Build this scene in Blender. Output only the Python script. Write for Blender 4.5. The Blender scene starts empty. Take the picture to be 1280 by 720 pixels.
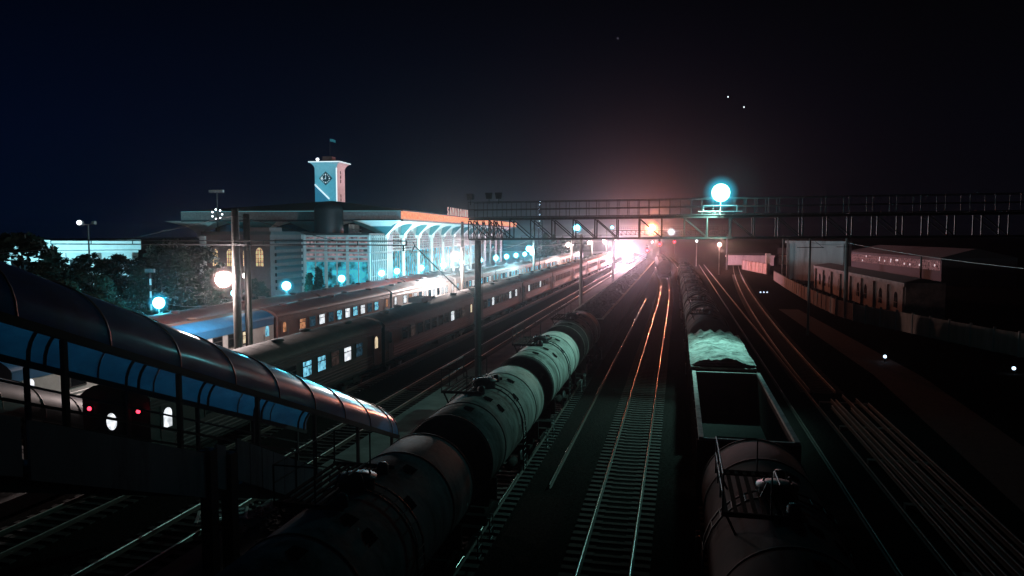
import bpy, bmesh, math, random
from mathutils import Vector, Matrix
random.seed(7)
R = math.radians
S = bpy.context.scene
COL = S.collection

# ------------------------------------------------------------------ render / view
S.render.engine = 'CYCLES'
S.view_settings.view_transform = 'Standard'
S.view_settings.look = 'None'
S.view_settings.exposure = -1.3
S.view_settings.gamma = 1.0
S.view_settings.use_curve_mapping = False
cy = S.cycles
cy.max_bounces = 4; cy.diffuse_bounces = 2; cy.glossy_bounces = 2
cy.transmission_bounces = 2; cy.transparent_max_bounces = 8; cy.volume_bounces = 0
cy.sample_clamp_indirect = 2.0
cy.caustics_reflective = False; cy.caustics_refractive = False
cy.use_denoising = True
try: cy.use_light_tree = True
except Exception: pass

# ------------------------------------------------------------------ helpers
def tag(o, label=None, cat=None, group=None, kind=None):
    if label: o['label'] = label
    if cat: o['category'] = cat
    if group: o['group'] = group
    if kind: o['kind'] = kind
    return o
def empty(name, loc=(0, 0, 0), rz=0.0, label=None, cat=None, group=None):
    o = bpy.data.objects.new(name, None); COL.objects.link(o)
    o.empty_display_size = .3
    o.location = loc; o.rotation_euler = (0, 0, rz)
    return tag(o, label, cat, group)

class MB:
    """collects shapes for ONE mesh object"""
    def __init__(s): s.v = []; s.f = []; s.m = []; s.sm = []
    def add(s, vs, fs, m=0, smooth=False):
        b = len(s.v); s.v += [tuple(p) for p in vs]
        for f in fs:
            s.f.append([b + i for i in f]); s.m.append(m); s.sm.append(smooth)
        return s
    def box(s, x0, x1, y0, y1, z0, z1, m=0):
        vs = [(x0,y0,z0),(x1,y0,z0),(x1,y1,z0),(x0,y1,z0),(x0,y0,z1),(x1,y0,z1),(x1,y1,z1),(x0,y1,z1)]
        return s.add(vs, [(0,3,2,1),(4,5,6,7),(0,1,5,4),(1,2,6,5),(2,3,7,6),(3,0,4,7)], m)
    def bar(s, p, q, w, h=None, m=0):
        p = Vector(p); q = Vector(q); h = h or w
        d = (q - p).normalized()
        a = d.cross(Vector((0,0,1)))
        if a.length < 1e-4: a = Vector((1,0,0))
        a.normalize(); b = a.cross(d).normalized()
        a *= w/2; b *= h/2
        vs = [p-a-b, p+a-b, p+a+b, p-a+b, q-a-b, q+a-b, q+a+b, q-a+b]
        return s.add(vs, [(0,3,2,1),(4,5,6,7),(0,1,5,4),(1,2,6,5),(2,3,7,6),(3,0,4,7)], m)
    def tube(s, pts, r, n=6, m=0, cap=True, r2=None):
        pts = [Vector(p) for p in pts]; k = len(pts); vs = []; fs = []
        for i, p in enumerate(pts):
            d = (pts[min(i+1, k-1)] - pts[max(i-1, 0)]).normalized()
            a = d.cross(Vector((0,0,1)))
            if a.length < 1e-3: a = Vector((1,0,0))
            a.normalize(); b = a.cross(d).normalized()
            rr = r if r2 is None else r + (r2 - r) * i / (k-1)
            for j in range(n):
                t = 2*math.pi*j/n
                vs.append(p + a*math.cos(t)*rr + b*math.sin(t)*rr)
        for i in range(k-1):
            for j in range(n):
                fs.append((i*n+j, i*n+(j+1) % n, (i+1)*n+(j+1) % n, (i+1)*n+j))
        s.add(vs, fs, m, True)
        if cap:
            s.add(vs[:n], [tuple(range(n))[::-1]], m); s.add(vs[-n:], [tuple(range(n))], m)
        return s
    def lathe(s, prof, n=24, axis='z', org=(0,0,0), m=0):
        """prof: list of (radius, height) along the axis"""
        vs = []; fs = []; k = len(prof); ox, oy, oz = org
        for r, h in prof:
            for j in range(n):
                t = 2*math.pi*j/n; c, d = r*math.cos(t), r*math.sin(t)
                if axis == 'z': vs.append((ox+c, oy+d, oz+h))
                elif axis == 'y': vs.append((ox+c, oy+h, oz+d))
                else: vs.append((ox+h, oy+c, oz+d))
        for i in range(k-1):
            for j in range(n):
                q = (i*n+j, i*n+(j+1) % n, (i+1)*n+(j+1) % n, (i+1)*n+j)
                fs.append(q if axis != 'y' else q[::-1])
        return s.add(vs, fs, m, True)
    def sweep(s, prof, path, closed=False, m=0, smooth=True, flip=False):
        """prof: (x,z) pairs; path: (x,y,z,scale)"""
        vs = []; fs = []; n = len(prof)
        for (px, py, pz, sc) in path:
            for (a, b) in prof: vs.append((px+a*sc, py, pz+b*sc))
        e = n if closed else n-1
        for i in range(len(path)-1):
            for j in range(e):
                q = (i*n+j, i*n+(j+1) % n, (i+1)*n+(j+1) % n, (i+1)*n+j)
                fs.append(q[::-1] if flip else q)
        return s.add(vs, fs, m, smooth)
    def build(s, name, mats, parent=None, loc=None, rz=None):
        me = bpy.data.meshes.new(name); me.from_pydata(s.v, [], s.f)
        if not isinstance(mats, (list, tuple)): mats = [mats]
        for m in mats: me.materials.append(m)
        me.polygons.foreach_set('material_index', s.m)
        me.polygons.foreach_set('use_smooth', s.sm)
        me.update()
        o = bpy.data.objects.new(name, me); COL.objects.link(o)
        if parent: o.parent = parent
        if loc is not None: o.location = loc
        if rz is not None: o.rotation_euler = (0, 0, rz)
        return o

KIDS = {}
def kids(o): return [c for c in bpy.data.objects if c.parent == o]
def copy_tree(o, parent=None, tree=None):
    c = o.copy(); COL.objects.link(c)
    if parent: c.parent = parent
    for ch in kids(o): copy_tree(ch, c)
    return c
def put(o, loc, rz=None, label=None, group=None):
    o.location = loc
    if rz is not None: o.rotation_euler = (0, 0, rz)
    if label: o['label'] = label
    if group: o['group'] = group
    return o

# ------------------------------------------------------------------ materials
MAT = {}
def mat(name, col, rough=.6, metal=0., var=.35, scale=3., bump=0., bscale=None, streak=False, spec=.5, dirt=None, dirt_amt=.5):
    m = bpy.data.materials.new(name); m.use_nodes = True
    nt = m.node_tree; nd = nt.nodes; b = nd['Principled BSDF']
    b.inputs['Roughness'].default_value = rough; b.inputs['Metallic'].default_value = metal
    b.inputs['Specular IOR Level'].default_value = spec
    tc = nd.new('ShaderNodeTexCoord'); mp = nd.new('ShaderNodeMapping')
    nt.links.new(tc.outputs['Object'], mp.inputs[0])
    if streak: mp.inputs['Scale'].default_value = (1, 1, .18)
    n1 = nd.new('ShaderNodeTexNoise'); n1.inputs['Scale'].default_value = scale; n1.inputs['Detail'].default_value = 6; n1.inputs['Roughness'].default_value = .65
    nt.links.new(mp.outputs[0], n1.inputs[0])
    r = nd.new('ShaderNodeValToRGB')
    r.color_ramp.elements[0].position = .3; r.color_ramp.elements[1].position = .7
    lo = [c*(1-var) for c in col]; hi = [min(1, c*(1+var*.6)) for c in col]
    r.color_ramp.elements[0].color = (*lo, 1); r.color_ramp.elements[1].color = (*hi, 1)
    nt.links.new(n1.outputs[0], r.inputs[0])
    out = r.outputs[0]
    if dirt:
        n2 = nd.new('ShaderNodeTexNoise'); n2.inputs['Scale'].default_value = scale*.55; n2.inputs['Detail'].default_value = 8; n2.inputs['Roughness'].default_value = .75
        nt.links.new(mp.outputs[0], n2.inputs[0])
        r2 = nd.new('ShaderNodeValToRGB'); r2.color_ramp.elements[0].position = .62-dirt_amt*.28; r2.color_ramp.elements[1].position = .74-dirt_amt*.18
        nt.links.new(n2.outputs[0], r2.inputs[0])
        mx = nd.new('ShaderNodeMix'); mx.data_type = 'RGBA'
        nt.links.new(r2.outputs[0], mx.inputs['Factor']); nt.links.new(out, mx.inputs['A']); mx.inputs['B'].default_value = (*dirt, 1)
        out = mx.outputs['Result']
    nt.links.new(out, b.inputs['Base Color'])
    if bump:
        n3 = nd.new('ShaderNodeTexNoise'); n3.inputs['Scale'].default_value = bscale or scale*4; n3.inputs['Detail'].default_value = 4
        nt.links.new(tc.outputs['Object'], n3.inputs[0])
        bp = nd.new('ShaderNodeBump'); bp.inputs['Strength'].default_value = bump; bp.inputs['Distance'].default_value = .05
        nt.links.new(n3.outputs[0], bp.inputs['Height']); nt.links.new(bp.outputs[0], b.inputs['Normal'])
    MAT[name] = m
    return m
def emis(name, col, strength, patt=0., scale=3., sample=False):
    m = bpy.data.materials.new(name); m.use_nodes = True
    nt = m.node_tree; nd = nt.nodes; nd.remove(nd['Principled BSDF'])
    e = nd.new('ShaderNodeEmission'); strength *= 1.4
    e.inputs[0].default_value = (*col, 1); e.inputs[1].default_value = strength
    if patt:
        tc = nd.new('ShaderNodeTexCoord'); n = nd.new('ShaderNodeTexNoise'); n.inputs['Scale'].default_value = scale; n.inputs['Detail'].default_value = 3
        nt.links.new(tc.outputs['Object'], n.inputs[0])
        r = nd.new('ShaderNodeMapRange'); r.inputs[1].default_value = .35; r.inputs[2].default_value = .65
        r.inputs[3].default_value = strength*(1-patt); r.inputs[4].default_value = strength*(1+patt*.5)
        nt.links.new(n.outputs[0], r.inputs[0]); nt.links.new(r.outputs[0], e.inputs[1])
    nt.links.new(e.outputs[0], nd['Material Output'].inputs[0])
    try: m.cycles.emission_sampling = 'AUTO' if sample else 'NONE'
    except Exception: pass
    MAT[name] = m
    return m
concrete = mat('weathered_concrete', (.30,.28,.26), .85, var=.4, scale=1.2, bump=.3, streak=True)
pole_c = mat('pole_concrete', (.20,.185,.17), .8, var=.45, scale=2.2, bump=.25, streak=True)
sleeper_c = mat('sleeper_concrete', (.042,.040,.039), .9, var=.5, scale=5, spec=.2)
ballast = mat('ballast', (.020,.018,.017), .95, spec=.0, var=.75, scale=9, bump=1.0, bscale=22)
paving = mat('platform_paving', (.17,.165,.16), .8, var=.4, scale=.8, bump=.2)
rail_side = mat('rail_rust', (.05,.032,.025), .8, var=.4)
rail_top = mat('rail_polished', (.6,.57,.55), .22, 1.0, var=.15, scale=8)
steel_dk = mat('dark_steel', (.035,.035,.038), .55, .3, var=.4, scale=6)
steel_g = mat('grey_painted_steel', (.16,.17,.17), .5, .2, var=.4, scale=5, dirt=(.06,.035,.025), dirt_amt=.35)
tank_w = mat('tank_paint', (.50,.49,.46), .75, 0, var=.3, scale=1.3, streak=True, spec=.2, bump=.12, bscale=3, dirt=(.13,.12,.105), dirt_amt=.55)
tank_d = mat('tank_dark_mat', (.055,.05,.05), .8, 0, spec=.15, var=.4, scale=1.0, dirt=(.14,.12,.11), dirt_amt=.3)
tank_r = mat('tank_brown_paint', (.065,.045,.043), .85, spec=.15, var=.4, scale=1.0, dirt=(.04,.035,.035), dirt_amt=.5)
soot_m = mat('soot_black', (.012,.011,.011), .95, spec=.0)
black_p = mat('black_paint', (.018,.018,.02), .55, var=.4)
bogie_m = mat('bogie_grime', (.022,.02,.019), .9, spec=.08, var=.5, scale=5)
gond_m = mat('wagon_brown', (.055,.024,.02), .85, spec=.08, var=.5, scale=2, dirt=(.03,.025,.022), dirt_amt=.5)
gond_rim = mat('wagon_rim_worn', (.42,.40,.37), .6, var=.6, scale=3, dirt=(.10,.06,.05), dirt_amt=.4)
tarp_m = mat('peeling_tarpaulin', (.34,.35,.33), .8, var=.6, scale=2.2, bump=1, bscale=6, spec=.2, dirt=(.035,.037,.035), dirt_amt=.5)
coal_m = mat('rubble_load', (.075,.065,.06), .9, var=.8, scale=3, bump=1, bscale=7)
t_white = mat('carriage_white', (.62,.60,.58), .45, var=.15, scale=2)
t_blue = mat('carriage_blue', (.02,.14,.30), .42, var=.2, scale=2)
t_maroon = mat('carriage_maroon', (.16,.075,.065), .5, var=.3, scale=2)
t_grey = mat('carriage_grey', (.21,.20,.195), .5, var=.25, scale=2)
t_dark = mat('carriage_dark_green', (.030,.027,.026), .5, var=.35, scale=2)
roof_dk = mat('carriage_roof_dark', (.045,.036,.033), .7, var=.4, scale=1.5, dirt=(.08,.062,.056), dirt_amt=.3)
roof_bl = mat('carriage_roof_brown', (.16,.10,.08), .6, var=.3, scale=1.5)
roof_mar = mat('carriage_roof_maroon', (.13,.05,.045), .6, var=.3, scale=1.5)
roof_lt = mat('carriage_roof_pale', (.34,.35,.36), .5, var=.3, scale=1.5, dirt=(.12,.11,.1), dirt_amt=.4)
frame_m = mat('window_rubber', (.02,.02,.02), .6)
glass_dk = mat('dark_glass', (.012,.014,.017), .08, 0, var=.2, spec=.8)
brick = mat('reddish_plaster', (.13,.07,.062), .85, var=.25, scale=2.5, bump=.2)
stone = mat('pale_stone', (.52,.50,.48), .75, var=.15, scale=1.5)
white_w = mat('white_render', (.68,.67,.65), .8, var=.12, scale=1.5)
roof_st = mat('station_roof_sheet', (.05,.042,.04), .8, var=.3, scale=.6)
dark_cl = mat('dark_cladding', (.028,.03,.036), .6, var=.3)
teal_tri = mat('teal_capital_tile', (.06,.20,.22), .6, var=.2)
bark = mat('bark', (.06,.045,.035), .9, var=.4, scale=6)
leaf1 = mat('needle_green', (.018,.042,.027), .8, spec=.1, var=.5, scale=3)
leaf2 = mat('leaf_dark', (.013,.024,.016), .8, spec=.1, var=.5, scale=3)
fence_m = mat('fence_concrete', (.42,.27,.22), .85, var=.35, scale=1.4, streak=True, bump=.3)
red_plas = mat('signal_red_glass', (.4,.01,.02), .3)
panel_m = mat('stair_cladding', (.30,.33,.37), .55, var=.25, scale=.8, streak=True, dirt=(.10,.10,.11), dirt_amt=.35)
stair_fr = mat('stair_frame_paint', (.02,.022,.026), .5, .2, var=.3)
rib_m = mat('canopy_rib', (.16,.13,.12), .4, .5, var=.3)
wire_m = mat('copper_wire', (.35,.30,.27), .35, .8, var=.2)
wood_b = mat('timber_bearer', (.10,.09,.08), .85, var=.5, scale=4)
dirtroad = mat('yard_path', (.024,.023,.022), .95, var=.6, scale=2.5, bump=.7, bscale=12)

def polycarb():
    m = bpy.data.materials.new('tinted_polycarbonate'); m.use_nodes = True
    nt = m.node_tree; nd = nt.nodes; b = nd['Principled BSDF']
    tc = nd.new('ShaderNodeTexCoord'); n = nd.new('ShaderNodeTexNoise'); n.inputs['Scale'].default_value = 2.2; n.inputs['Detail'].default_value = 8; n.inputs['Roughness'].default_value = .7
    mp = nd.new('ShaderNodeMapping'); mp.inputs['Scale'].default_value = (1.6, .5, 1.0)
    nt.links.new(tc.outputs['Object'], mp.inputs[0]); nt.links.new(mp.outputs[0], n.inputs[0])
    r = nd.new('ShaderNodeValToRGB'); r.color_ramp.elements[0].position = .3; r.color_ramp.elements[1].position = .75
    r.color_ramp.elements[0].color = (.008,.15,.36,1); r.color_ramp.elements[1].color = (.03,.33,.66,1)
    nt.links.new(n.outputs[0], r.inputs[0])
    b.inputs['Base Color'].default_value = (.045,.07,.115,1)
    rr = nd.new('ShaderNodeMapRange'); rr.inputs[3].default_value = .22; rr.inputs[4].default_value = .42
    nt.links.new(n.outputs[0], rr.inputs[0]); nt.links.new(rr.outputs[0], b.inputs['Roughness'])
    b.inputs['Specular IOR Level'].default_value = .9
    t = nd.new('ShaderNodeBsdfTranslucent'); nt.links.new(r.outputs[0], t.inputs[0])
    mx = nd.new('ShaderNodeMixShader'); b.inputs['Coat Weight'].default_value = 1.0; b.inputs['Coat Roughness'].default_value = .16
    mx.inputs[0].default_value = .5
    nt.links.new(b.outputs[0], mx.inputs[1]); nt.links.new(t.outputs[0], mx.inputs[2])
    nt.links.new(mx.outputs[0], nd['Material Output'].inputs[0])
    return m
poly = polycarb()

# lit things
CY = (.07, .70, 1.0); WARM = (1.0, .80, .76); ORANGE = (1.0, .27, .13)
g_cyan = emis('cyan_lamp_glass', (.35,.95,1.0), 14)
g_warm = emis('warm_lamp_glass', (1,.86,.82), 16)
g_orange = emis('orange_lamp_glass', (1.0,.62,.3), 14)
g_white = emis('white_lamp_glass', (.9,.95,1.0), 8)
g_red = emis('red_lens', (1.0,.04,.08), 7)
g_small = emis('small_lamp_glass', (.6,.8,1.0), 5)
w_cyan = emis('cyan_lit_pane', (.25,.75,1.0), 1.5, .8, 4)
w_white = emis('white_lit_pane', (.9,.95,1.0), 2.0, .5, 4)
w_cream = emis('cream_lit_pane', (1.0,.80,.52), 1.5, .5, 4)
w_amber = emis('amber_lit_pane', (1.0,.42,.2), .8, .6, 4)
w_dim = emis('dimly_lit_pane', (.12,.30,.45), .25, .7, 4)
w_dimwarm = emis('dim_warm_pane', (.35,.22,.19), .18, .7, 4)
w_arch = emis('arched_window_glow', (1.0,.68,.36), 1.3, .5, 1.5)
hall_g = emis('hall_glazing', (.06,.58,.74), 1.0, .95, .8)
hall_p = emis('hall_upper_glazing', (.75,.48,.50), .55, .9, .9)
led_o = emis('orange_led_band', (1.0,.36,.20), 1.9, .25, 2.0)
led_w = emis('white_led_strip', (.75,.93,1.0), 2.2)
sign_g = emis('sign_letter_glow', (1.0,.62,.58), 1.1)
clock_g = emis('clock_mark_glow', (.65,.9,1.0), 1.6)
strip_g = emis('strip_window_glow', (.75,.36,.38), .42, .95, 2.2)
strip_b = emis('strip_window_bright', (1.0,.72,.78), 1.6)
star_g = emis('star_glow', (.95,.97,1.0), 6)

# ------------------------------------------------------------------ camera
cam = bpy.data.cameras.new('camera'); co = bpy.data.objects.new('camera', cam); COL.objects.link(co)
co.location = (0, 0, 10.16); co.rotation_euler = (R(90-4.09), 0, R(12.35))
cam.sensor_width = 36; cam.lens = 950/1280*36; cam.clip_end = 6000; cam.clip_start = .1
S.camera = co
PSI = R(12.35)

# ------------------------------------------------------------------ world: night sky
w = bpy.data.worlds.new('World'); S.world = w; w.use_nodes = True
nt = w.node_tree; nd = nt.nodes; bg = nd['Background']
tc = nd.new('ShaderNodeTexCoord'); sx = nd.new('ShaderNodeSeparateXYZ'); nt.links.new(tc.outputs['Generated'], sx.inputs[0])
rp = nd.new('ShaderNodeValToRGB'); e = rp.color_ramp.elements
e[0].position = 0.0; e[0].color = (.0042,.0050,.0125,1)
e[1].position = .5; e[1].color = (.0010,.0012,.0024,1)
k = e.new(.12); k.color = (.0026,.0034,.0105,1)
k = e.new(.28); k.color = (.0015,.0018,.0046,1)
nt.links.new(sx.outputs['Z'], rp.inputs[0])
# the town's blue glow lies to the west, the east stays black
mr = nd.new('ShaderNodeMapRange'); mr.inputs[1].default_value = -.75; mr.inputs[2].default_value = .25; mr.inputs[3].default_value = 1.0; mr.inputs[4].default_value = 0.0
nt.links.new(sx.outputs['X'], mr.inputs[0])
tint = nd.new('ShaderNodeMix'); tint.data_type = 'RGBA'
tint.inputs['A'].default_value = (1.0,.85,.62,1); tint.inputs['B'].default_value = (.25,1.5,2.4,1)
nt.links.new(mr.outputs[0], tint.inputs['Factor'])
mul = nd.new('ShaderNodeMix'); mul.data_type = 'RGBA'; mul.blend_type = 'MULTIPLY'; mul.inputs['Factor'].default_value = 1
nt.links.new(rp.outputs[0], mul.inputs['A']); nt.links.new(tint.outputs['Result'], mul.inputs['B'])
nt.links.new(mul.outputs['Result'], bg.inputs[0]); bg.inputs[1].default_value = 1.0

# ------------------------------------------------------------------ lamps
def point(parent, loc, col, power, radius=.3):
    l = bpy.data.lights.new('lamp_light', 'POINT'); l.color = col; l.energy = power; l.shadow_soft_size = radius; l.use_soft_falloff = False
    o = bpy.data.objects.new('lamp_light', l); COL.objects.link(o); o.parent = parent; o.location = loc
    return o
def spot(parent, loc, target, col, power, ang, radius=.2, blend=.5):
    l = bpy.data.lights.new('spot_light', 'SPOT'); l.color = col; l.energy = power; l.shadow_soft_size = radius
    l.spot_size = R(ang); l.spot_blend = blend
    o = bpy.data.objects.new('spot_light', l); COL.objects.link(o); o.parent = parent; o.location = loc
    d = Vector(target) - Vector(loc); o.rotation_euler = d.to_track_quat('-Z', 'Y').to_euler()
    return o
def globe(parent, loc, r, m, name='globe'):
    prof = [(max(1e-3, r*math.sin(math.pi*i/8)), -r*math.cos(math.pi*i/8)) for i in range(9)]
    b = MB(); b.lathe(prof, 14, 'z'); return b.build(name, m, parent, loc)
def halo_mat(name, col, k):  # glowing volume fading outwards: lamp bloom put into a sphere, no glass
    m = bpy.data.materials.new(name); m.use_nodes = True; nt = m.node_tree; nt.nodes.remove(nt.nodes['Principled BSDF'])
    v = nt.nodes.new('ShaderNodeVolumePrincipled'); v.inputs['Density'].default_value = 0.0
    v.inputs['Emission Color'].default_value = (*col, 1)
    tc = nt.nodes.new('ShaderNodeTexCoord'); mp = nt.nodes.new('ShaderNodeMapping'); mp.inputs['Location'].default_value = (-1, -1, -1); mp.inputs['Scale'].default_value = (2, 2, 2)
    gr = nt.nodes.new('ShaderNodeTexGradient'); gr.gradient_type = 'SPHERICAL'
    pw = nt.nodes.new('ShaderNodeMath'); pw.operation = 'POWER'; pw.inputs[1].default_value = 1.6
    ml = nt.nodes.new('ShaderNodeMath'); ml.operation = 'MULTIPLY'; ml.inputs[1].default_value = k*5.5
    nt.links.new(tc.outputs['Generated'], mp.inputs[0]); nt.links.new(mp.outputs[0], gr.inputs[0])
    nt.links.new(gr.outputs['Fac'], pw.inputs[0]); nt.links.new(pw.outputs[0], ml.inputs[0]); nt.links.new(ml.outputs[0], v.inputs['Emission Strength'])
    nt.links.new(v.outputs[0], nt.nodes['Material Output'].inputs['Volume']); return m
halo_cyan = halo_mat('cyan_halo_glow', (.03,.70,1.0), .75)
halo_warm = halo_mat('warm_halo_glow', (1.0,.55,.50), .75)
halo_orange = halo_mat('orange_halo_glow', (1.0,.25,.07), .55)
halo_red = halo_mat('red_halo_glow', (1.0,.02,.05), .8)
halo_white = halo_mat('white_halo_glow', (.55,.85,1.0), .5)
def halo_sphere(g, r, m):  # added glow sphere round a lamp, standing in for its halo
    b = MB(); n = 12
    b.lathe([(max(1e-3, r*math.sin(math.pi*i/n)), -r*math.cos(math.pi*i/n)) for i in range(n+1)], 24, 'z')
    return b.build('halo_glow', m, g)

# ------------------------------------------------------------------ haze: one closed box of even air
b = MB(); b.box(-1500, 1500, -60, 2400, -1.3, 34.5)
hz = b.build('haze', None or mat('haze_air', (1,1,1)))
hm = hz.data.materials[0]; hn = hm.node_tree
for n in list(hn.nodes):
    if n.type != 'OUTPUT_MATERIAL': hn.nodes.remove(n)
pv = hn.nodes.new('ShaderNodeVolumePrincipled'); pv.inputs['Color'].default_value = (.92,.94,.97,1)
pv.inputs['Density'].default_value = .00022; pv.inputs['Anisotropy'].default_value = .955
hn.links.new(pv.outputs[0], [n for n in hn.nodes if n.type == 'OUTPUT_MATERIAL'][0].inputs['Volume'])
tag(hz, kind='stuff')
hz['label'] = 'thin night haze glowing round the lamps over the yard'; hz['category'] = 'haze'

# ------------------------------------------------------------------ ground
b = MB(); b.box(-1400, 1400, -50, 2300, -.6, -.24); tag(b.build('ground', ballast), kind='structure')
b = MB(); b.box(-14.9, -9.55, -20, 235, -.235, .2); tag(b.build('platform', paving), kind='structure')
b = MB(); b.box(-29.9, -24.1, -20, 420, -.235, .3); tag(b.build('platform', paving), kind='structure')
b = MB(); b.box(-140, -39.2, -20, 420, -.235, .3); tag(b.build('platform', paving), kind='structure')
b = MB(); b.add([(12.2,20,-.236),(15.6,18,-.236),(17.5,60,-.236),(16.2,110,-.236),(13.6,110,-.236),(14.2,60,-.236)], [(0,1,2,5),(5,2,3,4)]); tag(b.build('path', dirtroad), kind='structure')

# ------------------------------------------------------------------ railway tracks
def bend(Y): return -2.6e-4 * max(0., Y-112)**2 if Y < 330 else -2.6e-4*218**2 - .1134*(Y-330)
BK = dict(t5=1., t6=.45)                      # only the middle tracks bend towards the left
def shift(Y, k='t2'): return BK.get(k, 0.) * bend(Y)
def ang(Y, k='t2'): return -math.atan((shift(Y+1, k)-shift(Y-1, k))/2)
T = dict(t0=-37.1, t1=-32.35, t2=-21.8, t3=-16.75, t4=-7.3, t5=-2.07, t6=2.27, t7=7.46)
def rail_mesh(b, xs, ys, zoff=0):
    prof = [(-.07,-.18),(.07,-.18),(.07,-.165),(.012,-.14),(.012,-.045),(.036,-.035),(.036,-.028)]
    prof2 = [(-.036,-.028),(-.036,-.035),(-.012,-.045),(-.012,-.14),(-.07,-.165),(-.07,-.18)]
    path = [(x, y, zoff, 1) for x, y in zip(xs, ys)]
    b.sweep(prof, path, m=0, smooth=False); b.sweep(prof2, path, m=0, smooth=False)
    b.sweep([(.036,-.028),(.0345,-.018),(.029,-.008),(.016,-.0015),(0,0),(-.016,-.0015),(-.029,-.008),(-.0345,-.018),(-.036,-.028)], path, m=1, smooth=True)
rail_dull = mat('rail_rusty_top', (.16,.14,.13), .5, .8, var=.3, scale=8)
rail_wide = mat('rail_polished_worn', (.75,.72,.7), .42, 1.0, var=.15, scale=8)
def track(x0, label, y0=-15, y1=420, fn=None, key='t2', top=None, single=(0, 0), stuff_to=200):
    fn = fn or (lambda y: x0 + shift(y, key))
    t = empty('railway_track', (fn(y0), y0, 0), 0, label, 'railway track', 'railway tracks of the yard')
    ox, oy = fn(y0), y0
    ys = []; y = y0
    while y < y1: ys.append(y); y += 12 if (y < 100 and fn(0) == x0) else 6
    ys.append(y1)
    for sgn in (-1, 1):
        b = MB(); rail_mesh(b, [fn(y) + sgn*.785 - ox for y in ys], [y-oy for y in ys]); b.build('rail', [rail_side, top or rail_top], t)
    def sl(b, y, cx=0, cyy=0):
        d = fn(y) - ox - cx; yy = y - oy - cyy
        for s in (-1, 1):
            x0_, x1_ = sorted((d + s*1.36, d + s*.45))
            b.box(x0_, x1_, yy-.13, yy+.13, -.235, -.182)
        b.box(d-.45, d+.45, yy-.10, yy+.10, -.238, -.205)
    y = y0 + .3; lst = []
    while y < stuff_to: lst.append(y); y += .56
    near = [y for y in lst if single[0] <= y <= single[1]][:96]
    rest = MB()
    proto = None
    for y in lst:
        if y in near:
            if proto is None:
                b = MB(); sl(b, y, fn(y)-ox, y-oy); proto = b.build('sleeper', sleeper_c, t, (fn(y)-ox, y-oy, 0))
            else:
                c = proto.copy(); COL.objects.link(c); c.parent = t; c.location = (fn(y)-ox, y-oy, 0)
        else: sl(rest, y)
    if lst:
        o = rest.build('sleeper_row', sleeper_c, t); o['kind'] = 'stuff'
    return t
track(T['t5'], 'empty middle track with two bright rails running up between the tank wagons and the gondola', single=(19, 72), key='t5')
track(T['t4'], 'railway track under the pale tank wagons', single=(20, 60))
track(T['t6'], 'railway track under the gondola and tarpaulin covered wagon right of the empty track', key='t6')
track(T['t3'], 'empty track with a long shining rail beside the near passenger train', top=rail_wide)
track(T['t2'], 'railway track under the dark near passenger train', top=rail_dull)
track(T['t1'], 'railway track under the blue and white train')
track(T['t0'], 'railway track under the farthest dark train by the station platform')
track(T['t7'], 'empty track just right of the wagon row with the spare rails beside it', y1=260, top=rail_dull, stuff_to=-99)
def f8(y): return 9.3 + .0031*max(0., y-55)**1.5
track(9.9, 'outermost track curving away to the right along the concrete fence', y0=52, y1=320, fn=f8, top=rail_dull)

# loose rail lying between tracks, spare rails on timbers
b = MB(); rail_mesh(b, [0, .05, .1, .12], [0, 30, 60, 92]); tag(b.build('loose_rail', [rail_side, rail_top], None, (-5.02, 30, -.06)), 'single loose rail lying on the ballast between the tank wagons and the empty track', 'rail')
st = empty('spare_rail_stack', (8.6, 22, -.1), 0, 'rows of spare rails laid across timber bearers on the ground right of the gondola', 'rail stack')
for yb in (2.5, 8.6, 14.4, 20.5, 26.5):
    b = MB(); b.box(-.1, 2.6, yb-.16, yb+.16, -.13, .08); b.build('bearer', wood_b, st)
for i, x in enumerate((.25, .62, .95, 1.35, 1.62, 2.0, 2.42)):
    b = MB(); y0 = random.uniform(0, 3); y1 = random.uniform(24, 29)
    rail_mesh(b, [x, x+random.uniform(-.12,.12)], [y0, y1], .27); b.build('rail', [rail_side, steel_g], st)

# ------------------------------------------------------------------ wagons: shared parts
def bogie(parent, y, name='bogie', half=.92, z=.45):
    b = MB()
    for s in (-1, 1):
        b.box(s*.98-.09, s*.98+.09, y-half-.45, y+half+.45, .42, .62)
        b.box(s*.98-.12, s*.98+.12, y-.35, y+.35, .36, .82)
    b.box(-1.0, 1.0, y-.22, y+.22, .5, .86)
    bo = b.build(name, bogie_m, parent)
    for q in (-half, half):
        b = MB()
        for s in (-1, 1):
            b.lathe([(.02, s*.79-.02), (.47, s*.79-.02), (.475, s*.79+.07), (.5, s*.79+.1) if s < 0 else (.44, s*.79+.1), (.02, s*.79+.1)], 20, 'x', (0, y+q, .475))
        b.tube([(-1.02, y+q, .475), (1.02, y+q, .475)], .08, 8)
        b.build('wheelset', steel_dk, bo)
    return bo
def couplers(parent, L):
    for s in (-1, 1):
        b = MB(); b.box(-.15, .15, s*(L/2-.1), s*(L/2+.62), .88, 1.2) if s > 0 else b.box(-.15, .15, s*(L/2+.62), s*(L/2-.1), .88, 1.2)
        b.build('coupler', bogie_m, parent)

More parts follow.
